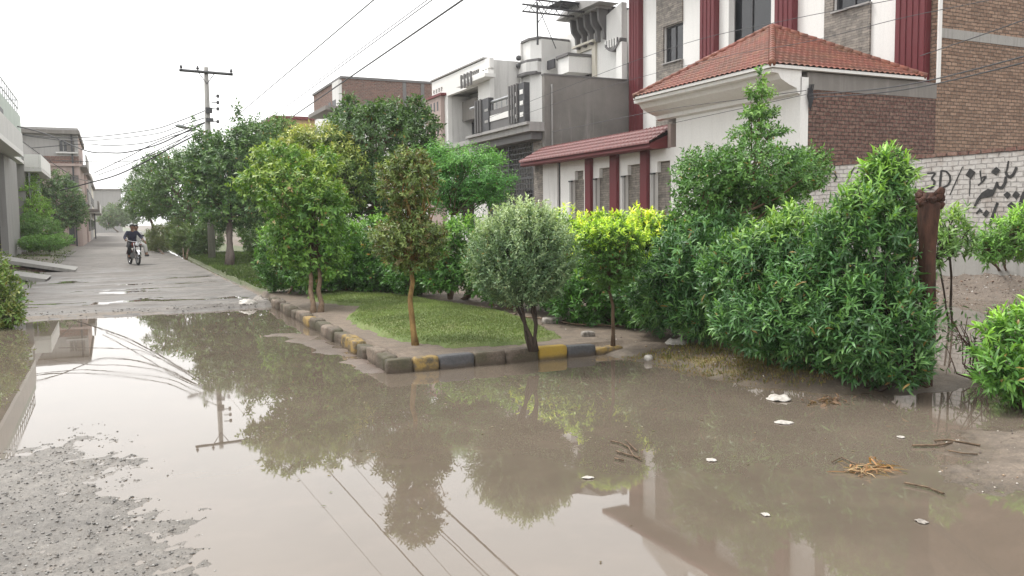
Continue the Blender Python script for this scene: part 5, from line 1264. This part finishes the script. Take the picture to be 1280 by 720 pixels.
for lab, pts, rad in [
    ('topmost sagging cable left of the utility pole', [(257, 138), (222, 152), (184, 163), (100, 172), (30, 168), (-30, 150)], .017),
    ('second highest sagging cable left of the utility pole', [(257, 147), (225, 157), (190, 168), (105, 176), (50, 172), (-20, 160)], .015),
    ('third sagging cable, nearly level across the middle', [(258, 152), (222, 165), (184, 178), (137, 182), (104, 180), (40, 185)], .017),
    ('thick sagging cable with a small drop hook', [(259, 152), (225, 168), (196, 181), (160, 190), (137, 191), (106, 188), (50, 165), (-20, 150)], .024),
    ('lowest loosely hanging cable left of the utility pole', [(245, 160), (215, 182), (180, 197), (156, 202), (109, 202), (60, 200)], .013),
    ('steep cable dropping to the brown row house', [(243, 162), (200, 176), (160, 196), (118, 216)], .017),
    ('second steep cable dropping to the brown row house', [(246, 165), (205, 184), (165, 203), (122, 219)], .015),
    ('thick steep cable reaching the three-storey building window', [(250, 166), (215, 184), (180, 203), (145, 219), (110, 229), (75, 238)], .026),
    ('long dark cable from the nearest left house past the trees', [(-30, 150), (20, 172), (60, 200), (95, 222), (110, 226)], .02)]:
    n_ = len(pts); dp = [PYY*.955+ (10*i/(n_-1)) for i in range(n_)] if pts[0][0] > 0 else [46+24*i/(n_-1) for i in range(n_)]
    cable([W(*q, dd) for q, dd in zip(pts, dp)], rad*1.35, lab, GL)
GR = 'cables crossing in front of the maroon house'
for lab, pts, rad in [
    ('pale thin wire rising across the maroon pilasters above the tiled roof', [(600, 152, 40), (700, 112, 33), (845, 58, 25), (980, 26, 21), (1130, -3, 17), (1290, -38, 13)], .008),
    ('second thin wire below the first one across the stone panel window', [(640, 148, 38), (760, 108, 30), (900, 72, 24), (1010, 52, 20), (1130, 22, 16.5), (1290, -10, 13)], .007),
    ('thin wire crossing under the porch moulding to the cable coil', [(690, 165, 33), (820, 139, 26), (920, 125, 23.6), (1008, 113, 22.4)], .009),
    ('lower thin wire across the white porch wall', [(845, 153, 24), (925, 136, 23), (1008, 118, 22.4)], .008),
    ('upper dark cable from the coil across the raw brick wall', [(1012, 118, 22.2), (1090, 112, 19), (1164, 100, 16), (1290, 68, 12)], .013),
    ('lower dark cable from the coil across the raw brick wall', [(1012, 122, 22.2), (1090, 117, 19), (1164, 106, 16), (1290, 76, 12)], .013),
    ('highest dark cable at the upper right corner of the brick wall', [(1150, 70, 17), (1215, 48, 14), (1300, 18, 11)], .009)]:
    cable([W(*q) for q in pts], rad, lab, GR)

# ================================================================== MOTORCYCLE, RIDER AND PASSENGER
M['navy'] = simple('navy_cloth', (.018, .02, .045), .85); M['blackcloth'] = simple('black_cloth', (.02, .02, .024), .85)
M['whitecloth'] = simple('white_cloth', (.72, .71, .69), .85); M['skin'] = simple('skin', (.26, .145, .09), .55, .05); M['hair'] = simple('black_hair', (.012, .01, .01), .6)
M['rubber'] = simple('tyre_rubber', (.02, .02, .02), .8); M['redpaint'] = simple('dark_red_paint', (.16, .02, .02), .3); M['chrome'] = simple('chrome', (.6, .6, .62), .2, metallic=1.0, bump=0)
lm_ = NT('headlamp_glass'); lm_.bsdf((.75, .76, .78), .1, .8); M['lamp'] = lm_.m
bl = G(168, 331, .045)
mr = root('motorcycle', (0, 0, 0), 'small motorcycle coming down the wet street towards the water', 'motorcycle')
def ring(c, R0, r0, n=26, k=8, w=1.0):
    V_ = []; 
    for i in range(n):
        a = 2*math.pi*i/n
        for j in range(k):
            b_ = 2*math.pi*j/k; V_.append((c[0]+r0*w*math.sin(b_), c[1]+(R0+r0*math.cos(b_))*math.cos(a), c[2]+(R0+r0*math.cos(b_))*math.sin(a)))
    return V_, [(i*k+j, i*k+(j+1) % k, ((i+1) % n)*k+(j+1) % k, ((i+1) % n)*k+j) for i in range(n) for j in range(k)]
for wy in (-.60, .62):
    c0 = (0, wy, .30); hub = MB().tube([(-.05, wy, .30), (.05, wy, .30)], .05, 10)
    for k in range(12): a = k*math.pi/6; hub.tube([(0, wy, .3), (0, wy+.25*math.cos(a), .3+.25*math.sin(a))], .006, 4)
    w_ = hub.build('wheel', M['chrome'], mr)
    V_, F_ = ring(c0, .262, .042); MB().add(V_, F_).build('tyre', M['rubber'], w_, smooth=True); V_, F_ = ring(c0, .232, .018); MB().add(V_, F_).build('rim', M['chrome'], w_, smooth=True)
m = MB(); m.tube([(0, -.30, .62), (0, .1, .45), (0, .5, .50)], .035, 6); m.tube([(0, -.34, .74), (0, .15, .72), (0, .75, .70)], .03, 6); m.tube([(-.07, .62, .3), (-.07, .1, .35)], .022, 6); m.tube([(.07, .62, .3), (.07, .1, .35)], .022, 6); m.build('frame', M['black'], mr)
for s in (-1, 1): MB().tube([(s*.085, -.60, .30), (s*.085, -.40, .80), (s*.085, -.36, .93)], [.025, .028, .02], 8).build('fork', M['chrome'], mr, smooth=True)
m = MB(); m.tube([(-.36, -.18, 1.0), (-.30, -.28, 1.02), (-.1, -.36, .96), (.1, -.36, .96), (.30, -.28, 1.02), (.36, -.18, 1.0)], .014, 7); hb_ = m.build('handlebar', M['chrome'], mr, smooth=True)
for s in (-1, 1): MB().tube([(s*.30, -.27, 1.02), (s*.36, -.18, 1.0)], .022, 8).build('grip', M['rubber'], hb_)
for s in (-1, 1): m = MB(); m.tube([(s*.24, -.30, 1.01), (s*.31, -.28, 1.18)], .006, 5); m.box(s*.31-.05, s*.31+.05, -.29, -.27, 1.16, 1.23); m.build('mirror', M['black'], mr)
MB().tube([(0, -.54, .86), (0, -.50, .86), (0, -.40, .86)], [.075, .09, .05], 16).build('headlight_shell', M['black'], mr, smooth=True)
MB().tube([(0, -.56, .86), (0, -.535, .86)], [.05, .078], 16).build('headlight', M['lamp'], mr)
for s in (-1, 1): MB().tube([(s*.13, -.47, .84), (s*.2, -.47, .84)], [.02, .03], 8).build('indicator', M['tile'], mr)
m = MB(); V_, F_ = [], []
for i, (y, w, z0, z1) in enumerate([(-.32, .04, .74, .84), (-.24, .10, .70, .92), (-.05, .115, .70, .94), (.10, .08, .72, .88), (.15, .05, .74, .82)]):
    for k in range(10): a = 2*math.pi*k/10; V_.append((w*math.cos(a), y, (z0+z1)/2+(z1-z0)/2*math.sin(a)))
F_ = [(i*10+k, i*10+(k+1) % 10, (i+1)*10+(k+1) % 10, (i+1)*10+k) for i in range(4) for k in range(10)]+[tuple(range(10))[::-1], tuple(range(40, 50))]
m.add(V_, F_).build('fuel_tank', M['redpaint'], mr, smooth=True)
MB().bbox(-.12, .12, .12, .78, .72, .80, .03).build('seat', M['rubber'], mr)
m = MB(); m.bbox(-.13, .13, -.12, .22, .26, .48, .03); m.tube([(0, -.1, .45), (0, -.2, .66)], [.09, .07], 10); m.build('engine', M['steel'], mr)
MB().tube([(.11, -.12, .42), (.14, .05, .26), (.14, .75, .34)], [.02, .035, .04], 8).build('exhaust', M['chrome'], mr, smooth=True)
for wy, R0 in ((-.60, .33), (.62, .34)):
    V_ = []; n_ = 14
    for i in range(n_+1):
        a = R(20+140*i/n_) if wy > 0 else R(25+110*i/n_)
        for s in (-.06, .06): V_.append((s, wy-R0*math.cos(a), .30+R0*math.sin(a)))
        V_.append((0, wy-(R0+.02)*math.cos(a), .30+(R0+.02)*math.sin(a)))
    m = MB().add(V_, [f for i in range(n_) for f in ((3*i, 3*i+2, 3*i+5, 3*i+3), (3*i+2, 3*i+1, 3*i+4, 3*i+5))]); m.build('mudguard', M['chrome' if wy < 0 else 'redpaint'], mr)
MB().box(-.07, .07, -.66, -.645, .62, .74).build('number_plate', M['whitecloth'], mr)
for s in (-1, 1): MB().tube([(0, .05, .27), (s*.24, .05, .27)], .014, 6).build('footrest', M['black'], mr)

def skin_body(name, verts, edges, radii, mat, par, sub=2, rootv=0):
    me = bpy.data.meshes.new(name); me.from_pydata(verts, edges, []); me.materials.append(mat)
    o = bpy.data.objects.new(name, me); COL.objects.link(o); o.parent = par; ORG[o.name] = np.zeros(3)
    md = o.modifiers.new('Skin', 'SKIN'); md.use_smooth_shade = True
    sv = me.skin_vertices[0].data
    for i, r_ in enumerate(radii):
        sv[i].radius = r_ if isinstance(r_, tuple) else (r_, r_); sv[i].use_root = (i == rootv)
    s_ = o.modifiers.new('Sub', 'SUBSURF'); s_.levels = sub; s_.render_levels = sub
    return o
def figure(label, pel, torso_lean, top, bottom, hands, feet, knees, elbows, scale=1.0, long_shirt=False):
    r = root('person', (0, 0, 0), label, 'person')
    px_, py__, pz = pel; L = torso_lean
    chest = (px_, py__-.10*L, pz+.34); neck = (px_, py__-.15*L, pz+.54); head = (px_, py__-.19*L, pz+.66); crown_ = (px_, py__-.18*L, pz+.76)
    V_ = [pel, (px_, py__-.05*L, pz+.17), chest, neck, head, crown_]; Rr = [.15, .135, (.165, .12), .058, (.083, .095), (.07, .08)]; E_ = [(0, 1), (1, 2), (2, 3), (3, 4), (4, 5)]
    def chain(start, pts, rs):
        p = start
        for q, rr in zip(pts, rs): V_.append(q); Rr.append(rr); E_.append((p, len(V_)-1)); p = len(V_)-1
        return p
    arms = []; legs = []
    for s, el, ha in ((-1, elbows[0], hands[0]), (1, elbows[1], hands[1])):
        sh = (px_+s*.19, chest[1], pz+.46); wrist = tuple(np.array(el)+(np.array(ha)-np.array(el))*.85)
        e_ = chain(2, [sh, el, wrist, ha], [.062, .047, .032, .036]); arms.append((sh, el, wrist, ha))
        dv = unit(np.array(ha)-np.array(el))
        for k in range(4):   # fingers closing round the grip
            o_ = np.array((s*(.03-.02*k), 0, 0)); q1 = np.array(ha)+dv*.05+o_; q2 = q1+np.array((0, -.015, -.035)); chain(e_, [tuple(q1), tuple(q2)], [.011, .009])
        chain(e_, [tuple(np.array(ha)+np.array((-s*.045, .0, -.01)))], [.012])
    for s, kn, ft in ((-1, knees[0], feet[0]), (1, knees[1], feet[1])):
        hip = (px_+s*.09, py__, pz-.01); e_ = chain(0, [hip, kn, ft, (ft[0], ft[1]-.15, ft[2]-.05)], [.095, .062, .045, .038]); legs.append((hip, kn, ft))
    skin_body('body', V_, E_, Rr, M['skin'], r)
    # shirt and trousers follow the body
    sv = [pel if not long_shirt else (px_, py__, pz-.04), V_[1], chest, (neck[0], neck[1], neck[2]-.05)]; se = [(0, 1), (1, 2), (2, 3)]; sr = [.165, .152, (.185, .14), .07]
    for (sh, el, wr, ha) in arms:
        b_ = len(sv); sv += [sh, el, wr]; sr += [.078, .062, .048]; se += [(2, b_), (b_, b_+1), (b_+1, b_+2)]
    skin_body('shirt', sv, se, sr, M[top], r)
    tv = [(px_, py__, pz-.02)]; te = []; tr = [.16]
    for (hip, kn, ft) in legs:
        b_ = len(tv); tv += [hip, kn, tuple(np.array(kn)+(np.array(ft)-np.array(kn))*.88)]; tr += [.11, .082, .062]; te += [(0, b_), (b_, b_+1), (b_+1, b_+2)]
    skin_body('trousers', tv, te, tr, M[bottom], r)
    for (hip, kn, ft) in legs:
        MB().bbox(ft[0]-.045, ft[0]+.045, ft[1]-.21, ft[1]+.06, ft[2]-.10, ft[2]-.02, .02).build('shoe', M['black'], r)
    hc = np.array(head)+np.array((0, .015, .045)); V2 = []; n1, n2 = 10, 16
    for i in range(n1+1):
        a = math.pi*.62*i/n1
        for k in range(n2):
            b_ = 2*math.pi*k/n2; fr = 1.0 if not (math.sin(b_) < -.3 and i > n1*.62) else .9
            V2.append((hc[0]+.098*math.sin(a)*math.cos(b_)*fr, hc[1]+.11*math.sin(a)*math.sin(b_)*fr, hc[2]+.105*math.cos(a) if not (math.sin(b_) < -.3 and i > n1*.62) else hc[2]+.02))
    mesh_np('hair', V2, [(i*n2+k, i*n2+(k+1) % n2, (i+1)*n2+(k+1) % n2, (i+1)*n2+k) for i in range(n1) for k in range(n2)], M['hair'], r, smooth=True)
    fy = head[1]-.092
    m = MB(); m.tube([(head[0], fy+.005, head[2]+.02), (head[0], fy-.02, head[2]-.012)], [.009, .017], 6); m.build('nose', M['skin'], r, smooth=True)
    for s in (-1, 1):
        MB().tube([(head[0]+s*.033-.012, fy-.001, head[2]+.022), (head[0]+s*.033+.012, fy-.001, head[2]+.022)], .009, 6).build('eye', M['hair'], r)
        MB().tube([(head[0]+s*.084, head[1], head[2]-.02), (head[0]+s*.096, head[1]+.01, head[2]+.005), (head[0]+s*.086, head[1], head[2]+.03)], [.01, .016, .01], 6).build('ear', M['skin'], r, smooth=True)
    m = MB(); m.tube([(head[0]-.022, fy+.005, head[2]-.045), (head[0]+.022, fy+.005, head[2]-.045)], .006, 6); m.build('mouth', M['maroonlite'], r)
    return r
rd = figure('motorcycle rider in dark navy shirt and black trousers gripping the handlebars', (0, .22, .88), 1.0, 'navy', 'blackcloth', [(-.32, -.22, 1.03), (.32, -.22, 1.03)],
            [(-.19, .0, .36), (.19, .0, .36)], [(-.20, -.16, .74), (.20, -.16, .74)], [(-.33, .02, 1.12), (.33, .02, 1.12)])
ps = figure('passenger in loose white clothes sitting behind the rider, leaning out to one side', (.26, .58, .86), .3, 'whitecloth', 'whitecloth', [(.12, .40, 1.0), (.56, .34, .92)],
            [(.56, .34, .42), (.64, .50, .42)], [(.52, .30, .80), (.60, .50, .80)], [(.06, .5, 1.1), (.56, .5, 1.08)], long_shirt=True)
for o in (mr, rd, ps): o.location = tuple(bl); o.rotation_euler = (0, 0, R(13))

# ================================================================== SMALL THINGS ON THE GROUND
M['plastic'] = simple('dirty_white_plastic', (.46, .43, .39), .5, .25, 30); M['grit'] = simple('grey_stone', (.30, .27, .24), .8, .4, 20, bump=.5)
M['wood'] = simple('wet_wood', (.16, .11, .07), .8, .4, 25, bump=.5); M['orange'] = simple('orange_husk', (.36, .19, .09), .75, .3, 25, bump=.5); M['drybrown'] = simple('brown_dead_leaf', (.20, .12, .065), .8, .4, 25)
def scrap(px, py, wpx, label, mat='plastic', seed=0, z=None, flat=.25, asp=.45, name='plastic_scrap', cat='litter', group=None, rz=None):
    """crumpled thin shell"""
    b = G(px, py, 0); z = max(.003, gl(b[0], b[1])) if z is None else z; b[2] = z
    s = wpx*depth(b)/F; rg = np.random.default_rng(seed); n_ = 12; V_ = []
    u, v = np.meshgrid(np.linspace(-1, 1, n_), np.linspace(-1, 1, n_)); rr = np.maximum(np.abs(u), np.abs(v))/np.maximum(np.hypot(u, v), 1e-6); x_ = u*rr; y_ = v*rr
    rim = 1+.35*fbm(x_*2+seed, y_*2, seed, 3)*2
    zz = flat*(1-np.hypot(x_, y_)**2)*.8 + flat*1.2*fbm(x_*2.2+seed, y_*2.2, seed+1, 3)
    a = yaw*-1+(rg.uniform(-.3, .3) if rz is None else rz); X_ = x_*rim*s/2; Y_ = y_*rim*s*asp*1.3
    Xr = X_*math.cos(a)-Y_*math.sin(a); Yr = X_*math.sin(a)+Y_*math.cos(a)
    I = np.arange(n_*n_).reshape(n_, n_); T = np.stack([I[:-1, :-1].ravel(), I[:-1, 1:].ravel(), I[1:, 1:].ravel(), I[1:, :-1].ravel()], 1)
    o = mesh_np(name, np.stack([b[0]+Xr.ravel(), b[1]+Yr.ravel(), b[2]+.004+np.maximum(zz.ravel(), 0)*s*.5], 1), T, M[mat], org=b, smooth=True)
    md = o.modifiers.new('Solid', 'SOLIDIFY'); md.thickness = .004
    return tag(o, label, cat, group)
scrap(974, 499, 30, 'crumpled white plastic cup floating below the oleander bank', seed=1, flat=.4)
scrap(979, 529, 22, 'flat white plastic strip floating alone, below the crumpled cup', seed=2, asp=.3)
scrap(889, 576, 13, 'small white scrap floating in open brown water', seed=3)
scrap(1126, 547, 9, 'tiny pale scrap between the oleander and the right mud patch', seed=4)
scrap(957, 644, 10, 'small pale leaf-shaped scrap floating in the lower brown water', seed=6)
scrap(735, 598, 14, 'pale scrap beside the sky reflection of the silvery shrub', seed=7, asp=.3)
scrap(1152, 653, 14, 'dull grey scrap floating below the mud patch', seed=8, mat='grit')
scrap(846, 440, 26, 'crumpled white rag on the soil at the foot of the oleander bank', seed=9, flat=.6)
scrap(618, 408, 12, 'white wrapper on the soil behind the silvery shrub stems', seed=10, flat=.5)
scrap(716, 412, 14, 'white paper scrap on the soil left of the lime topiary trunk', seed=11, flat=.5)
b = G(1032, 503, .0); rg = np.random.default_rng(12); n_ = 60
bs = b+rg.normal(size=(n_, 3))*np.array((.11, .07, .012)); bs[:, 2] = np.abs(bs[:, 2])+.004
Vv, T, K = leaf_mesh(bs, unit(rg.normal(size=(n_, 3))*np.array((1, 1, .25))), rg.uniform(.05, .11, n_), rg.uniform(.015, .035, n_), unit(rg.normal(size=(n_, 3))*.5+np.array((0, 0, 1))), np.array([(.17, .11, .07)])*rg.uniform(.5, 1.6, (n_, 1)), 'hex', .5)
tag(mesh_np('dead_leaves', Vv, T, M['leafmatte'], org=b, col=K), 'heap of brown dead leaves half sunk in the water by the bank', 'leaves')
scrap(310, 383, 26, 'pale broken rubble lump at the start of the kerb', seed=13, flat=.8, mat='plastic', name='rubble_lump', cat='rubble')
scrap(325, 378, 20, 'grey rubble lump at the start of the kerb', seed=14, flat=.9, mat='grit', name='rubble_lump', cat='rubble')
# white round cup
b = G(810, 452, .0); m = MB(); m.tube([b+np.array((-.04, .0, .03)), b+np.array((-.02, -.002, .035)), b+np.array((.04, -.004, .035)), b+np.array((.055, -.004, .035))], [.03, .048, .046, .02], 14)
tag(m.build('ball', M['plastic'], None, org=b, smooth=True), 'round white ball floating just off the end of the kerb row', 'ball')
# grey slab stone and others
def stone(px, py, wpx, hpx, label, mat='grit', seed=0, z=0):
    b = G(px, py, 0); g = max(0, gl(b[0], b[1])); s = depth(b)/F
    return tag(stone_mesh('stone', b[0], b[1], g+hpx*s*.25, wpx*s, wpx*s*.6, hpx*s, M[mat], None, seed, .5, .012, rz=-yaw+R(15)), label, 'stone', 'stones on the muddy bank')
stone(1072, 476, 36, 14, 'flat grey stone on the bank under the tall oleander', seed=2); stone(1098, 484, 22, 8, 'low stone right of the flat grey one, near the stump', 'kdark', 3) if False else stone(1105, 487, 22, 8, 'low stone right of the flat grey one, near the stump', seed=3)
stone(690, 414, 22, 9, 'grey stone under the hedge behind the lime topiary', seed=5); stone(735, 432, 16, 8, 'small stone on the soil behind the kerb end', seed=6); stone(868, 432, 22, 10, 'stone at the left end of the oleander bank', seed=7)
# sticks
def sticks(name, pts_list, rad, mat, label, cat, z=.012):
    m = MB()
    for pts in pts_list:
        q = []
        for (x_, y_) in pts:
            b = G(x_, y_, 0); b[2] = max(.003, gl(b[0], b[1]))+z; q.append(b)
        m.tube(q, rad, 5)
    o = m.build(name, M[mat], None, org=q[0], smooth=True); return tag(o, label, cat)
sticks('twig', [[(763, 553), (776, 556), (788, 562)], [(770, 566), (786, 571), (800, 574)], [(768, 575), (780, 578)], [(785, 560), (792, 572), (801, 577)], [(782, 552), (790, 560), (796, 566)]], .006, 'wood', 'small tangle of brown twigs floating in the middle of the water', 'twigs')
b = G(1088, 588, .0); rg = np.random.default_rng(31); n_ = 90
bs = b+rg.normal(size=(n_, 3))*np.array((.10, .045, .010)); bs[:, 2] = np.abs(bs[:, 2])+.004; b[2] = 0
dr = unit(np.stack([rg.normal(size=n_)+.3, rg.normal(size=n_)*.6, rg.normal(size=n_)*.12+.04], 1))
Vv, T, K = leaf_mesh(bs, dr, rg.uniform(.05, .2, n_), rg.uniform(.006, .018, n_), unit(rg.normal(size=(n_, 3))*.5+np.array((0, 0, 1))), np.array([(.38, .21, .10), (.26, .15, .08), (.45, .32, .18)])[rg.integers(0, 3, n_)]*rg.uniform(.6, 1.3, (n_, 1)), 'hex', .5)
tag(mesh_np('husk', Vv, T, M['leafmatte'], org=b, col=K), 'orange fibrous husk scraps lying at the tip of the right mud patch', 'plant waste')
sticks('stick', [[(1040, 580), (1052, 574), (1066, 581), (1082, 586)]], .005, 'wood', 'thin bent stick just left of the orange husk scraps', 'stick')
sticks('stick', [[(1140, 559), (1170, 559), (1190, 556)]], .009, 'wood', 'long grey-brown stick pointing at the orange husk on the mud patch', 'stick')
sticks('stick', [[(1168, 553), (1185, 552), (1225, 560)]], .008, 'wood', 'long bent stick highest on the right mud patch', 'stick')
sticks('stick', [[(1185, 566), (1205, 570), (1222, 572)]], .006, 'wood', 'short thin stick in the middle of the right mud patch', 'stick')
sticks('stick', [[(1130, 606), (1160, 612), (1180, 620)]], .007, 'wood', 'curved stick lying lowest, at the tip of the mud patch', 'stick')
sticks('root', [[(990, 462), (996, 455), (1002, 464)], [(1006, 466), (1014, 455), (1022, 468)], [(1024, 466), (1032, 458), (1040, 470)]], .010, 'wood', 'pale looping dry roots under the oleander edge', 'roots', .05)
sticks('fallen_branch', [[(600, 392), (640, 406), (672, 409), (720, 418), (800, 421)], [(640, 406), (650, 400)], [(700, 414), (712, 409)]], .014, 'wood', 'long fallen branch on the bare soil behind the silvery shrub', 'branch', .02)
# leaves, husks and specks drifting on the water
rg = np.random.default_rng(77); n_ = 420; x_ = rg.uniform(1.0, 8.0, n_); y_ = rg.uniform(2.6, 9.0, n_); k = (hgt(x_, y_) < -.01) & (fbm(x_*.8, y_*.8, 200) + rg.uniform(-.12, .2, n_) > .0); x_, y_ = x_[k], y_[k]; n_ = len(x_)
Vv, T, K = leaf_mesh(np.stack([x_, y_, np.full(n_, .004)], 1), unit(np.stack([rg.normal(size=n_), rg.normal(size=n_), np.zeros(n_)+.02], 1)), rg.uniform(.012, .05, n_), rg.uniform(.006, .018, n_), unit(rg.normal(size=(n_, 3))*.15+np.array((0, 0, 1))), np.array([(.22, .18, .10), (.13, .10, .06), (.30, .27, .20), (.14, .16, .05)])[rg.integers(0, 4, n_)], 'rhomb', .05)
tag(mesh_np('floating_leaves', Vv, T, M['leafmatte'], col=K), 'small fallen leaves and specks drifting on the brown water', 'leaves', kind='stuff')
# gravel, grit, litter: uncountable
def pebbles(name, label, n, xr, yr, sdf, smin, smax, pal, seed, zo=.0):
    rg = np.random.default_rng(seed); x = rg.uniform(*xr, n); y = rg.uniform(*yr, n); k = sdf(x, y, rg); x = x[k]; y = y[k]; z = hgt(x, y); k = z > -.004; x, y, z = x[k], y[k], z[k]; m = len(x)
    base = np.array([(1, 0, 0), (0, 1, 0), (-1, 0, 0), (0, -1, 0), (0, 0, 1), (0, 0, -1), (.6, .6, .5), (-.6, .6, .45), (-.6, -.6, .5), (.6, -.6, .45)], float)[:6]
    F_ = np.array([(0, 1, 4), (1, 2, 4), (2, 3, 4), (3, 0, 4), (1, 0, 5), (2, 1, 5), (3, 2, 5), (0, 3, 5)])
    s = smin+(smax-smin)*rg.random(m)**3.0
    Vp = base[None]*(1+rg.normal(size=(m, 6, 1))*.25)*(s[:, None, None])*np.array((1, .8, .55)); a = rg.uniform(0, 6.28, m)
    X_ = Vp[..., 0]*np.cos(a)[:, None]-Vp[..., 1]*np.sin(a)[:, None]; Y_ = Vp[..., 0]*np.sin(a)[:, None]+Vp[..., 1]*np.cos(a)[:, None]
    Vp = np.stack([X_+x[:, None], Y_+y[:, None], Vp[..., 2]+(z+zo)[:, None]+s[:, None]*.15], 2)
    pal = np.array(pal); cc = pal[rg.integers(0, len(pal), m)]*rg.uniform(.6, 1.3, (m, 1))
    o = mesh_np(name, Vp.reshape(-1, 3), (F_[None]+(np.arange(m)*6)[:, None, None]).reshape(-1, 3), M['pebble'], col=np.repeat(cc, 6, 0)); return tag(o, label, 'gravel', kind='stuff')
t = NT('pebble'); a_ = t.node('ShaderNodeAttribute', attribute_name='Col'); t.bsdf(a_.outputs['Color'], .55, .5); M['pebble'] = t.m
GP = [(.24, .23, .215), (.18, .17, .16), (.30, .29, .27), (.10, .095, .09), (.22, .195, .17)]
pebbles('gravel', 'fine grey gravel on the worn road surface rising from the water', 32000, (-1.7, 1.4), (2.0, 9.0), lambda x, y, g: sdpoly(x, y, PATCH1) > -.15, .002, .013, GP, 1)
pebbles('grit', 'grit and small rubbish strewn over the right mud patch', 2200, (3.8, 9), (1.5, 5.4), lambda x, y, g: sdpoly(x, y, PATCH2) > g.uniform(-.1, .6, len(x)), .003, .018, [(.4, .36, .3), (.12, .09, .07), (.6, .56, .5), (.25, .18, .12)], 2)
pebbles('soil_litter', 'bits of stone, plaster and litter on the soil along the hedge foot', 2600, (3.3, 8.4), (5.4, 14), lambda x, y, g: ((sdpoly(x, y, BANK) > 0) | ((x > 5.9) & (y > 9.3))) & (g.random(len(x)) < .8), .004, .026, [(.4, .35, .28), (.15, .11, .08), (.62, .58, .52), (.25, .18, .12)], 3)
pebbles('rubble', 'broken brick, plaster and white litter heaped along the boundary wall', 3500, (15.2, 16.95), (8, 20), lambda x, y, g: g.random(len(x)) < 1, .008, .035, [(.16, .12, .09), (.12, .09, .07), (.5, .47, .44), (.2, .12, .08), (.14, .11, .09)], 4)
pebbles('kerb_grit', 'gravel and rubble bits along the broken street edge', 1500, (-1.5, 3.1), (16.6, 18.2), lambda x, y, g: g.random(len(x)) < .4+.5*(x > 1), .004, .03, GP, 6, .03)
# ================================================================== LIGHT, SKY, CAMERA
# damp air: fades the far end of the street
t = NT('damp_air'); t.n.clear(); out_ = t.n.new('ShaderNodeOutputMaterial'); vol = t.n.new('ShaderNodeVolumePrincipled')
vol.inputs['Color'].default_value = (.95, .96, .97, 1); vol.inputs['Density'].default_value = .0006; t.link(vol.outputs[0], out_.inputs['Volume'])
hz = MB().box(-60, 70, -25, 245, -1.2, 15.8).build('haze', t.m); tag(hz, kind='stuff')
wd = bpy.data.worlds.new('World'); C.world = wd; wd.use_nodes = True
nt = wd.node_tree; nt.nodes.clear()
out = nt.nodes.new('ShaderNodeOutputWorld'); bg = nt.nodes.new('ShaderNodeBackground')
sky = nt.nodes.new('ShaderNodeTexSky'); sky.sky_type = 'NISHITA'; sky.sun_disc = False
SUN_EL, SUN_AZ = R(58), R(-35)      # azimuth measured from +Y (down the street) towards +X
sky.sun_elevation = SUN_EL; sky.sun_rotation = SUN_AZ; sky.air_density = 1.2; sky.dust_density = 5; sky.ozone_density = 1
hs = nt.nodes.new('ShaderNodeHueSaturation'); hs.inputs['Saturation'].default_value = .12
mx = nt.nodes.new('ShaderNodeMix'); mx.data_type = 'RGBA'; mx.inputs[0].default_value = .72
nt.links.new(sky.outputs[0], hs.inputs['Color']); nt.links.new(hs.outputs[0], mx.inputs[6])
# overcast layer: nearly even, slightly mottled white cloud
tc = nt.nodes.new('ShaderNodeTexCoord'); nz = nt.nodes.new('ShaderNodeTexNoise'); nz.inputs['Scale'].default_value = 1.6; nz.inputs['Detail'].default_value = 4
nt.links.new(tc.outputs['Generated'], nz.inputs['Vector'])
cr = nt.nodes.new('ShaderNodeValToRGB'); cr.color_ramp.elements[0].color = (8.2, 8.2, 8.2, 1); cr.color_ramp.elements[1].color = (9.4, 9.35, 9.2, 1)
cr.color_ramp.elements[0].position = .3; cr.color_ramp.elements[1].position = .7
nt.links.new(nz.outputs['Fac'], cr.inputs[0]); nt.links.new(cr.outputs[0], mx.inputs[7])
nt.links.new(mx.outputs[2], bg.inputs[0]); bg.inputs[1].default_value = .12; nt.links.new(bg.outputs[0], out.inputs[0])
sl = bpy.data.lights.new('sun', 'SUN'); sl.energy = 1.3; sl.angle = R(14); sl.color = (1, .97, .92)
so = bpy.data.objects.new('sun', sl); COL.objects.link(so)
sd_ = Vector((math.sin(SUN_AZ)*math.cos(SUN_EL), math.cos(SUN_AZ)*math.cos(SUN_EL), math.sin(SUN_EL)))
so.rotation_euler = (-sd_).to_track_quat('-Z', 'Y').to_euler(); so.location = (0, 0, 40)
cam = bpy.data.cameras.new('camera'); co = bpy.data.objects.new('camera', cam); COL.objects.link(co)
cam.sensor_width = 36; cam.lens = 36*F/1280; cam.clip_start = .05; cam.clip_end = 4000
mt = Matrix(((RT[0], UP[0], -FWD[0], 0), (RT[1], UP[1], -FWD[1], 0), (RT[2], UP[2], -FWD[2], EYE), (0, 0, 0, 1)))
co.matrix_world = mt; C.camera = co
C.view_settings.view_transform = 'Standard'; C.view_settings.look = 'None'; C.view_settings.gamma = 1
C.view_settings.exposure = 1.0; C.view_settings.use_curve_mapping = False
C.cycles.volume_bounces = 1; C.cycles.volume_step_rate = 5; C.cycles.max_bounces = 6; C.cycles.diffuse_bounces = 2; C.cycles.glossy_bounces = 3; C.cycles.transmission_bounces = 3; C.cycles.caustics_reflective = False
